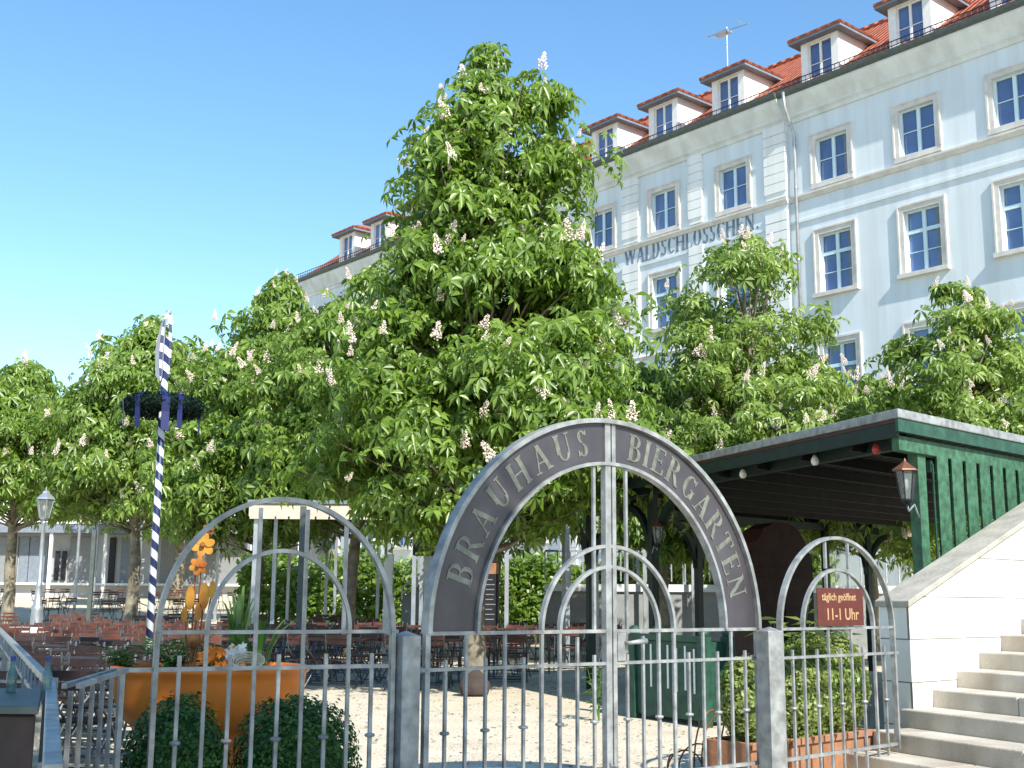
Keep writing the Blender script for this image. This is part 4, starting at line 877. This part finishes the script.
# pennant at the top: a long striped oval loop
TP = at(167, 318, 14); pn = MB(); A = []; B = []
for i in range(25):
    a = R(90 + 360 * i / 24); x = .115 * math.cos(a) * (1 if True else 0); z = 4.30 + .46 * math.sin(a); dr = V((.55, .2, 0)); A.append(V((mx, my - .03, z)) + dr * x); B.append(V((mx, my - .03, 4.30 + .40 * math.sin(a))) + dr * x * .45)
pn.strip(A, B, (0, .012, 0)); pn.build('top_loop', 'stripes', mp)
MB().prism([V((mx - .10, my - .04, 3.98)), V((mx - .02, my - .04, 3.9)), V((mx - .01, my - .04, 4.68)), V((mx - .07, my - .04, 4.62)), V((mx - .12, my - .04, 4.3))], (0, .006, 0)).build('pennant', 'greyblue', mp)
MB().ball((mx, my, 4.76), .035, 10, 8).build('finial', 'zinc', mp, smooth=True)
# ================================================================== STREET LAMP
def street_lamp(px, Y, label, h=5.0):
    x, y, g = tb(px, Y); t = thing('street_lamp', (x, y, g), label, 'street lamp'); c = V((x, y, g))
    MB().lathe([(.22, 0), (.24, .1), (.20, .2), (.17, .9), (.19, 1.0), (.12, 1.08), (.09, 1.6), (.11, 1.66), (.075, 1.72), (.055, h - 1.0), (.09, h - .95), (.05, h - .9)], c, 14).build('column', 'zinc', t, smooth=True)
    MB().lathe([(.05, h - .9), (.12, h - .85), (.13, h - .82)], c, 6).build('cradle', 'zinc', t)
    MB().lathe([(.14, h - .82), (.26, h - .25)], c, 6).build('lamp_glass', 'lampglass', t)
    fr_ = MB()
    for k in range(6):
        a = k * math.pi / 3; fr_.bar(c + V((.14 * math.cos(a), .14 * math.sin(a), h - .82)), c + V((.265 * math.cos(a), .265 * math.sin(a), h - .25)), .025)
    fr_.build('lamp_frame', 'zinc', t); MB().lathe([(.30, h - .25), (.28, h - .2), (.12, h - .06), (.10, h), (.03, h + .04), (.02, h + .14)], c, 6).build('lamp_roof', 'zinc', t)
    MB().ball(c + Z * (h - .5), .08, 8, 6, 1.5).build('lamp', 'bulb', t, smooth=True)
street_lamp(38, 37, 'old style pale grey street lamp with six-sided lantern at far left', h=4.5)
# ================================================================== KIOSK and beer garden structures
def kbox(mb, px0, px1, Y, z0, z1, d=.2): 
    a, b = at(px0, 600, Y), at(px1, 600, Y); mb.par((a.x, Y, z0), (b.x - a.x, 0, 0), (0, d, 0), (0, 0, z1 - z0))
KY = 57.5; kz = gz(0, 60)
ks = thing('serving_kiosk', (at(110, 600, KY + 3).x, KY + 3, kz), 'long white serving kiosk with grey shutters behind the trees at left', 'kiosk')
mb = MB(); kbox(mb, -20, 300, KY + .3, kz - .2, 4.35, 5); mb.build('wall', 'kiosk_shaded', ks)
mb = MB(); kbox(mb, -30, 310, KY - .9, 4.36, 4.75, 7); mb.build('roof', 'greyblue', ks)
mb = MB(); kbox(mb, -30, 310, KY - .93, 4.78, 4.95, .9); mb.build('gutter_edge', 'white', ks)
for a, b, m_ in [(-15, 14, 'shutter'), (16, 25, 'greyblue'), (26, 44, 'greyblue'), (66, 92, 'shutter'), (106, 112, 'dark'), (118, 134, 'greyblue'), (158, 190, 'shutter'), (205, 240, 'shutter'), (252, 290, 'shutter')]:
    mb = MB(); kbox(mb, a, b, KY + .2, 2.05, 4.2, .12); mb.build('shutter', m_, ks)
mb = MB(); kbox(mb, -20, 300, KY - .1, 1.95, 2.05, .45); mb.build('counter', 'white', ks)
for a in (52, 59):
    mb = MB(); 
    kbox(mb, a, a + 4.5, KY - .14 + .2, 2.15, 3.55, .05); o = mb.build('price_board', 'dark', ks)
for a in (-12, 45, 100, 148, 198, 246, 296):
    mb = MB(); kbox(mb, a, a + 3, KY - .8, kz - .2, 4.36, .14); mb.build('post', 'white', ks)
def awning(px0, px1, Y, z, d, label, h=.24):
    a, b = at(px0, 600, Y), at(px1, 600, Y); g = gz(0, Y); t = thing('canvas_awning', ((a.x + b.x) / 2, Y + d / 2, g), label, 'awning', 'cream awnings over the tables'); w = b.x - a.x
    sg = MB(); A = V((a.x, Y, z)); 
    sg.par(A, (w, 0, 0), (0, d, .12), (0, 0, .04)); sg.build('canopy', 'cream', t)
    mb = MB(); mb.par(A - Z * h + V((0, -.012, 0)), (w, 0, 0), (0, .012, 0), (0, 0, h)); k = 0
    while k < w - .01: mb.par(A - Z * (h + .06) + V((k + .02, -.012, 0)), (min(.26, w - k - .02), 0, 0), (0, .012, 0), (0, 0, .06)); k += .3
    mb.build('valance', 'cream', t); MB().par(A + V((-.03, -.06, .045)), (w + .06, 0, 0), (0, .1, 0), (0, 0, .08)).build('front_rail', 'greyblue', t)
    for x in (.1, w - .2):
        for y in (.1, d - .2): MB().par((a.x + x, Y + y, g - .05), (.09, 0, 0), (0, .09, 0), (0, 0, z - g + .04)).build('post', 'zinc', t)
awning(245, 420, 27, 3.45, 2.6, 'long cream awning on grey posts seen through the left fence arch')
awning(282, 330, 37, 3.55, 2.2, 'short cream awning further back behind the left fence arch')
awning(372, 418, 36, 3.6, 2.4, 'cream awning behind the dark post left of the name band')
awning(500, 575, 27, 3.62, 2.4, 'cream awning showing through the gate arch left of its centre')
awning(640, 700, 33, 4.0, 2.0, 'cream awning far behind the pavilion, seen through the gate arch')
awning(70, 140, 50, 4.75, 2.5, 'cream awning in front of the kiosk beside the street lamp')
awning(196, 250, 44, 4.1, 2.5, 'cream awning behind the flower stake right of the maypole')
# ramp with handrail
x0 = at(402, 600, 37); x1 = at(462, 600, 37); rp = thing('side_ramp', (x0.x, 37, .1), 'grey stair flank with metal handrail behind the tables left of the name band', 'stairs'); g = gz(0, 37)
MB().prism([(x0.x, 37, g - .1), (x1.x, 37, g - .1), (x1.x, 37, 2.9), (x0.x, 37, 1.45)], (0, 1.2, 0)).build('flank', 'concrete', rp)
mb = MB(); mb.bar((x0.x, 36.95, 1.75), (x1.x, 36.95, 3.2), .06); mb.bar((x0.x, 36.95, 1.55), (x1.x, 36.95, 3.0), .04)
for k in range(5): p = V((x0.x, 36.95, 1.4)).lerp(V((x1.x, 36.95, 2.85)), k / 4); mb.bar(p, p + Z * .36, .05)
mb.build('handrail', 'zinc', rp)
# dark speaker box on a post
def postbox(px, Y, zt, label, boxm='blue', top=.55, w=.16, pm='zinc'):
    x, y, g = tb(px, Y); t = thing('post_with_box', (x, y, g), label, 'post'); MB().box((x, y, g + (zt - g) / 2), (w, w, zt - g)).build('post', pm, t)
    if top: MB().box((x - .05, y, zt + top / 2 - .1), (.52, .3, top)).build('box', boxm, t, bevel=.02); MB().box((x - .05, y - .153, zt + top / 2 - .1), (.42, .012, top - .1)).build('grille', 'dark', t)
postbox(428, 24, 2.35, 'grey post carrying a dark loudspeaker box, just left of the name band', 'dark', .62)
postbox(300, 26.5, 3.4, 'thick dark grey post under the left awning seen in the left fence arch', top=0, w=.12, pm='gutter')
postbox(388, 22, 2.2, 'grey steel post between the left fence arch and the gate', top=0)
postbox(90, 31, 3.1, 'thin dark post standing between the street lamp and the maypole', top=0, w=.10, pm='gutter')
postbox(594, 22, 3.2, 'grey wooden post rising behind the left of the small gate arches', top=0)
# menu board
x, y, g = tb(492, 27.5); mbo = thing('menu_board', (x, y, g), 'black menu board with an orange header under the tall tree', 'board')
MB().box((x - .12, y, 1.35), (.5, .06, 1.25)).build('board', 'dark', mbo); MB().box((x - .12, y, 2.10), (.54, .07, .24)).build('header', 'terracotta', mbo)
mb = MB()
for k in range(9): mb.box((x - .14 + (k % 3) * .02, y - .034, 1.85 - .11 * k), (.30 + (k % 2) * .06, .004, .018))
mb.build('chalk_lines', 'shutter', mbo); MB().box((x - .12, y, .37), (.08, .05, .74)).build('stand', 'dark', mbo)
# hedge at the back and low garden walls
def hedge(px0, px1, Y, h, label, n, seed, m='leaf', z0=0, d=1.4, size=.23):
    a, b = at(px0, 600, Y), at(px1, 600, Y); g = gz(0, Y) + z0; r = np.random.default_rng(seed); t = thing('hedge', ((a.x + b.x) / 2, Y, g), label, 'hedge', 'hedges at the back of the garden')
    P = np.stack([r.uniform(a.x, b.x, n), Y + r.uniform(-d / 2, d / 2, n), g + r.uniform(0, 1, n) ** .8 * h * (1 + .12 * np.sin(r.uniform(0, 9, n)))], 1)
    P[:, 2] += .2 * np.sin(P[:, 0] * 2.1) ; P[:, 2] = np.maximum(P[:, 2], g + .02); Nn = r.normal(0, .6, (n, 3)) + np.array([0, -.6, .8]); leafcloud('foliage', t, m, P, Nn, size, 'leaf', 1, seed)
    mb = MB()
    k = a.x + .3
    while k < b.x: mb.tube([(k, Y, g - .05), (k + .1, Y, g + h * .7)], .03, 5); k += .7
    mb.build('stems', 'bark', t)
hedge(240, 425, 41, 2.4, 'dark hedge behind the awnings in the left fence arch', 9000, 51)
hedge(500, 640, 37, 2.3, 'dark hedge behind the tables under the tall tree', 8000, 52)
hedge(640, 900, 40, 2.6, 'bright hedge behind the pavilion', 11000, 53, 'leaf_far')
gw = thing('garden_wall', (6, 33, 0), 'low pale grey terrace wall behind the pavilion', 'wall'); 
mb = MB(); a, b = at(545, 600, 33.5), at(1010, 600, 33.5); mb.par((a.x, 33.5, -.1), (b.x - a.x, 0, 0), (0, .3, 0), (0, 0, 1.75)); mb.build('wall', 'concrete', gw)
mb = MB(); mb.par((a.x, 33.42, 1.65), (b.x - a.x, 0, 0), (0, .46, 0), (0, 0, .2)); mb.build('coping', 'cornice', gw)
mb = MB(); k = a.x
while k < b.x: mb.bar((k, 33.6, 1.93), (k, 33.6, 2.75), .035); k += .35
mb.bar((a.x, 33.6, 2.75), (b.x, 33.6, 2.75), .06); mb.build('railing', 'zinc', gw)
# ================================================================== TABLES AND CHAIRS
def make_chair(dark=False, simple=False):
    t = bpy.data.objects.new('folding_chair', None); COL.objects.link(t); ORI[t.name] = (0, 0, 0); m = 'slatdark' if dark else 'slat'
    allb = MB()
    seat = MB(); [seat.box((0, -.02 + .075 * (k - 2), .45), (.40, .062, .02)) for k in range(5)]
    back = MB()
    for z, y in ((.72, .215), (.81, .232)): back.bar((-.20, y, z), (.20, y, z), .016, .062)
    legs = []
    for sx in (-.19, .19):
        legs.append(MB().tube([(sx, .25, .89), (sx, .20, .62), (sx, -.02, .42), (sx, -.24, .01)], .011, 5)); legs.append(MB().tube([(sx * .9, -.18, .44), (sx * .9, .05, .25), (sx * .9, .27, .01)], .011, 5))
    fr_ = MB(); fr_.tube([(-.19, -.22, .05), (.19, -.22, .05)], .009, 5); fr_.tube([(-.17, .25, .05), (.17, .25, .05)], .009, 5)
    if simple:
        seat.build('seat', m, t); back.build('backrest', m, t); b = MB(); [b.pts(x.v, x.f) for x in legs + [fr_]]; b.build('frame', 'chairmetal', t)
    else:
        seat.build('seat', m, t); back.build('backrest', m, t); [l.build('leg', 'chairmetal', t) for l in legs]
        for y, x in ((-.22, .19), (.25, .17)): MB().tube([(-x, y, .05), (x, y, .05)], .009, 5).build('stretcher', 'chairmetal', t)
    return t
def make_table(dark=False, ln=1.2):
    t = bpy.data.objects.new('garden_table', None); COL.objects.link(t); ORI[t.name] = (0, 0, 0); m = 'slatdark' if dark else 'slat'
    tp = MB(); [tp.box((0, .105 * (k - 3), .745), (ln, .092, .024)) for k in range(7)]; tp.build('tabletop', m, t)
    for sx in (-ln * .38, ln * .38):
        MB().tube([(sx, -.30, .01), (sx, 0, .37), (sx, .28, .72)], .013, 5).build('leg', 'chairmetal', t); MB().tube([(sx * .94, .30, .01), (sx * .94, 0, .37), (sx * .94, -.28, .72)], .013, 5).build('leg', 'chairmetal', t)
    [MB().tube([(-ln * .38, y, .05), (ln * .38, y, .05)], .01, 5).build('stretcher', 'chairmetal', t) for y in (-.28, .28)]; return t
protos = {('c', d, s): make_chair(d, s) for d in (0, 1) for s in (0, 1)}; protos.update({('t', d): make_table(d) for d in (0, 1)})
used = set()
def place(key, x, y, rz, label, cat, group):
    o = copy_tree(protos[key]); o.location = (x, y, gz(x, y)); o.rotation_euler = (0, 0, rz); tag(o, label, cat, group); return o
nch = 0; ntb = 0
def unit(x, y, rz, dark, simple, zone, chairs=2):
    global nch, ntb
    place(('t', dark), x, y, rz, f'slatted folding table {zone}', 'table', 'garden tables ' + zone); ntb += 1
    c, s_ = math.cos(rz), math.sin(rz); rr_ = random.Random(int(x * 97 + y * 31))
    for side in (-1, 1):
        for k in range(chairs):
            if rr_.random() < .06: continue
            lx = (k - (chairs - 1) / 2) * .58 + rr_.uniform(-.06, .06); ly = side * (.58 + rr_.uniform(-.08, .2)); px, py = x + lx * c - ly * s_, y + lx * s_ + ly * c
            place(('c', dark, simple), px, py, rz + (0 if side > 0 else math.pi) + rr_.choice([rr_.uniform(-.12, .12), rr_.uniform(-.5, .5)]), f'slatted folding chair {zone}', 'chair', 'folding chairs ' + zone); nch += 1
avoid = [(-.53, 18.7, 1.0), (-6.9, 33, .8)]
def ok(x, y): return all(math.hypot(x - a, y - b) > c for a, b, c in avoid)
# central field behind the court
rows_y = [21.8, 23.9, 26.0, 28.2, 30.4]
for ri, y in enumerate(rows_y):
    x = -10.5 + (ri % 2) * .5
    while x < 2.6:
        if ok(x, y) and at(0, 600, y).x < x + 10 and not (x > 1.0 and y < 24):
            unit(x, y + .15 * math.sin(x * 3), R(-4), 0, y > 25, ['in the front row behind the sandy court', 'in the second row behind the court', 'in the third row behind the court', 'in the fourth row behind the court', 'in the fifth row behind the court'][ri])
        x += 1.72
for ri, y in enumerate([33.0, 36.0, 46, 51.0]):
    x = at(-10, 600, y).x
    while x < at(380 if ri < 2 else 260, 600, y).x:
        if ok(x, y): unit(x, y, R(3), 0, 1, ['on the slope below the awnings', 'on the slope near the hedge', 'on the terrace in front of the kiosk', 'directly before the kiosk counter'][ri])
        x += 2.5
for k in range(6):
    x = -8.9 + 1.5 * k
    if ok(x, 20.0): unit(x, 20.05 + .1 * math.sin(k * 2), R(-5), 0, 0, 'at the very edge of the sandy court')
# dark tables near the left railing
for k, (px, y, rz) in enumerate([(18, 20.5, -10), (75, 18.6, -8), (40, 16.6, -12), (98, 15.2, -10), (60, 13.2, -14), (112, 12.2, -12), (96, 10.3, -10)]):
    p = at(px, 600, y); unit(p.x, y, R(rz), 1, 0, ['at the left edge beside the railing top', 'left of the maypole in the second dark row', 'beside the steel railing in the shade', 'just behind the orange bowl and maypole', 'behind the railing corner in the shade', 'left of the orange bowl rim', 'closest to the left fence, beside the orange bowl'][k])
for o in protos.values():
    for ch in list(o.children): bpy.data.objects.remove(ch)
    bpy.data.objects.remove(o)
# white tablecloth
wt = at(12, 607, 24); tc_ = thing('white_table', (wt.x, 24, 0), 'round white topped table at the left edge behind the railing', 'table')
MB().lathe([(.02, .70), (.6, .70), (.62, .78), (.6, .80), (.02, .80)], (wt.x, 24, 0), 24).build('tabletop', 'white', tc_, smooth=False); MB().lathe([(.25, 0), (.04, .05), (.04, .7)], (wt.x, 24, 0), 10).build('pedestal', 'zinc', tc_)
# ================================================================== LEFT RAILING and box in front
rl = thing('steel_railing', (-2.1, 5.8, 0), 'blue grey steel railing with glass infill running back along the left edge', 'railing')
K0, K1, K2 = V((-9.9, 23.2, 1.0)), V((-2.23, 6.0, .985)), V((-1.06, 2.9, 1.0))
mb = MB(); mb.bar(K0, K1, .045, .04); mb.bar(K1, K2, .045, .04); mb.box(K1, (.065, .065, .052), (K1 - K2)); mb.build('handrail', 'galv', rl, bevel=.005)
mb = MB(); 
for z in (.86, .12): mb.bar(V((K0.x, K0.y, z)), V((K1.x, K1.y, z)), .04, .035)
mb.build('lower_rail', 'galv_shaded', rl)
for k in range(9):
    p = K0.lerp(K1, k / 8); MB().bar(V((p.x, p.y, 0)), V((p.x, p.y, .975)), .05, .05).build('post', 'galv_shaded', rl)
gp = MB(); a, b = V((K0.x, K0.y, .14)), V((K1.x, K1.y, .14)); gp.pts([a, b, b + Z * .70, a + Z * .70], [(0, 1, 2, 3)]); 
e = V((.006, .003, 0)); gp = MB().prism([a, b, b + Z * .70, a + Z * .70], e); gp.build('glass_infill', 'railglass', rl)
for k in range(30): p = K0.lerp(K1, .35 + .65 * (k + .5) / 30); MB().bar(V((p.x - .02, p.y, .87)), V((p.x - .02, p.y, .98)), .012).build('short_bar', 'galv_shaded', rl)
for q in (K2.lerp(K1, .12), K2.lerp(K1, .9)): MB().bar(V((q.x, q.y, 0)), V((q.x, q.y, .975)), .05, .05).build('post', 'galv_shaded', rl)
ub = thing('utility_box', (-2.6, 4.9, 0), 'dark weathered box in the lower left corner behind the steel railing', 'box')
MB().prism([(-3.6, 4.7, 0), (-1.80, 4.7, 0), (-2.12, 5.55, 0), (-3.6, 5.55, 0)], (0, 0, .96)).build('body', 'slatdark', ub, bevel=.01)
MB().prism([(-3.62, 4.67, .963), (-1.775, 4.67, .963), (-2.11, 5.58, .963), (-3.62, 5.58, .963)], (0, 0, .03)).build('lid', 'gutter', ub, bevel=.004)
bt = at(16, 685, 5.2)
for k, (dx, m_) in enumerate([(-.06, 'blue'), (.09, 'railglass')]):
    c = V((bt.x + dx, 5.3, .993)); t = thing('glass_bottle', tuple(c), ['bottle with a blue cap on the dark box by the railing', 'clear greenish bottle next to the blue capped one', 'dark blue bottle leftmost on the dark box'][k], 'bottle', 'bottles on the dark box')
    MB().lathe([(.020, 0), (.022, .01), (.022, .08), (.009, .115), (.009, .14)], c, 12).build('glass', 'railglass', t, smooth=True); MB().lathe([(.011, .135), (.011, .155)], c, 10).build('cap', 'blue', t)
def streaks(m, f=.90):
    N = m.node_tree.nodes; L = m.node_tree.links; b = N['Principled BSDF']; src = b.inputs['Base Color'].links[0].from_socket
    tc = N.new('ShaderNodeTexCoord'); mp_ = N.new('ShaderNodeMapping'); mp_.inputs['Scale'].default_value = (1.6, 1.6, .10); no = N.new('ShaderNodeTexNoise'); no.inputs['Scale'].default_value = 1.5; no.inputs['Detail'].default_value = 7
    L.new(tc.outputs['Object'], mp_.inputs['Vector']); L.new(mp_.outputs['Vector'], no.inputs['Vector']); cr = N.new('ShaderNodeValToRGB'); cr.color_ramp.elements[0].position = .35; cr.color_ramp.elements[1].position = .6
    cr.color_ramp.elements[0].color = (f, f * .985, f * .96, 1); cr.color_ramp.elements[1].color = (1, 1, 1, 1); L.new(no.outputs['Fac'], cr.inputs['Fac'])
    mx_ = N.new('ShaderNodeMix'); mx_.data_type = 'RGBA'; mx_.blend_type = 'MULTIPLY'; mx_.inputs[0].default_value = 1; L.new(src, mx_.inputs[6]); L.new(cr.outputs['Color'], mx_.inputs[7]); L.new(mx_.outputs[2], b.inputs['Base Color'])
for k_, f_ in (('stucco', .90), ('white_trim', .88), ('cornice', .86), ('clad', .84), ('galv', .78), ('band', .75), ('step', .80), ('orange', .82)): streaks(M[k_], f_)
# fallen petals and leaf litter on the court, gravel grains
def litter(name, n, size, m, seed, area, label):
    r = np.random.default_rng(seed); x = r.uniform(area[0], area[1], n); y = area[2] + (area[3] - area[2]) * r.uniform(0, 1, n) ** 1.4; z = np.array([gz(0, q) for q in y]) + .006
    P = np.stack([x, y, z], 1); o = leafcloud(name, None, m, P, r.normal(0, .15, (n, 3)) + np.array([0, 0, 1]), size, 'leaf', 1, seed, loc=(0, 0, 0)); return tag(o, label, 'litter', kind='stuff')
litter('fallen_petals', 5200, .035, 'blossom', 91, (-9, 5, 9, 30), 'fallen pale blossom petals scattered over the sandy court')
litter('leaf_litter', 2600, .06, 'bark', 92, (-9, 5, 9, 30), 'dry brown leaf litter scattered over the sandy court')
litter('gravel', 9000, .022, 'concrete', 93, (-4, 4, 9, 22), 'small grey gravel grains lying on the sand')
# ================================================================== LIGHT
sunv = V((.57, -1.05, 1.0)).normalized()
w = bpy.data.worlds.new('World'); S.world = w; w.use_nodes = True; nt = w.node_tree; sky = nt.nodes.new('ShaderNodeTexSky'); sky.sky_type = 'NISHITA'; sky.sun_disc = False
sky.sun_elevation = math.asin(sunv.z); sky.sun_rotation = math.atan2(sunv.x, sunv.y); sky.air_density = 1.2; sky.dust_density = .3; sky.ozone_density = 2.5
hs = nt.nodes.new('ShaderNodeHueSaturation'); hs.inputs['Saturation'].default_value = 1.18; hs.inputs['Hue'].default_value = .497; hs.inputs['Value'].default_value = 1.16; nt.links.new(sky.outputs['Color'], hs.inputs['Color']); nt.links.new(hs.outputs['Color'], nt.nodes['Background'].inputs['Color']); nt.nodes['Background'].inputs['Strength'].default_value = .12
sl_ = bpy.data.lights.new('sun', 'SUN'); sl_.energy = 4.6; sl_.angle = R(.5); sl_.color = (1, .95, .86); so = bpy.data.objects.new('sun', sl_); COL.objects.link(so); so.rotation_euler = (-sunv).to_track_quat('-Z', 'Y').to_euler()
S.view_settings.view_transform = 'Standard'; S.view_settings.look = 'None'; S.view_settings.exposure = .8; S.view_settings.gamma = 1
S.render.engine = 'CYCLES'; S.cycles.max_bounces = 6; S.cycles.transparent_max_bounces = 12
print('CHAIRS', nch, 'TABLES', ntb)
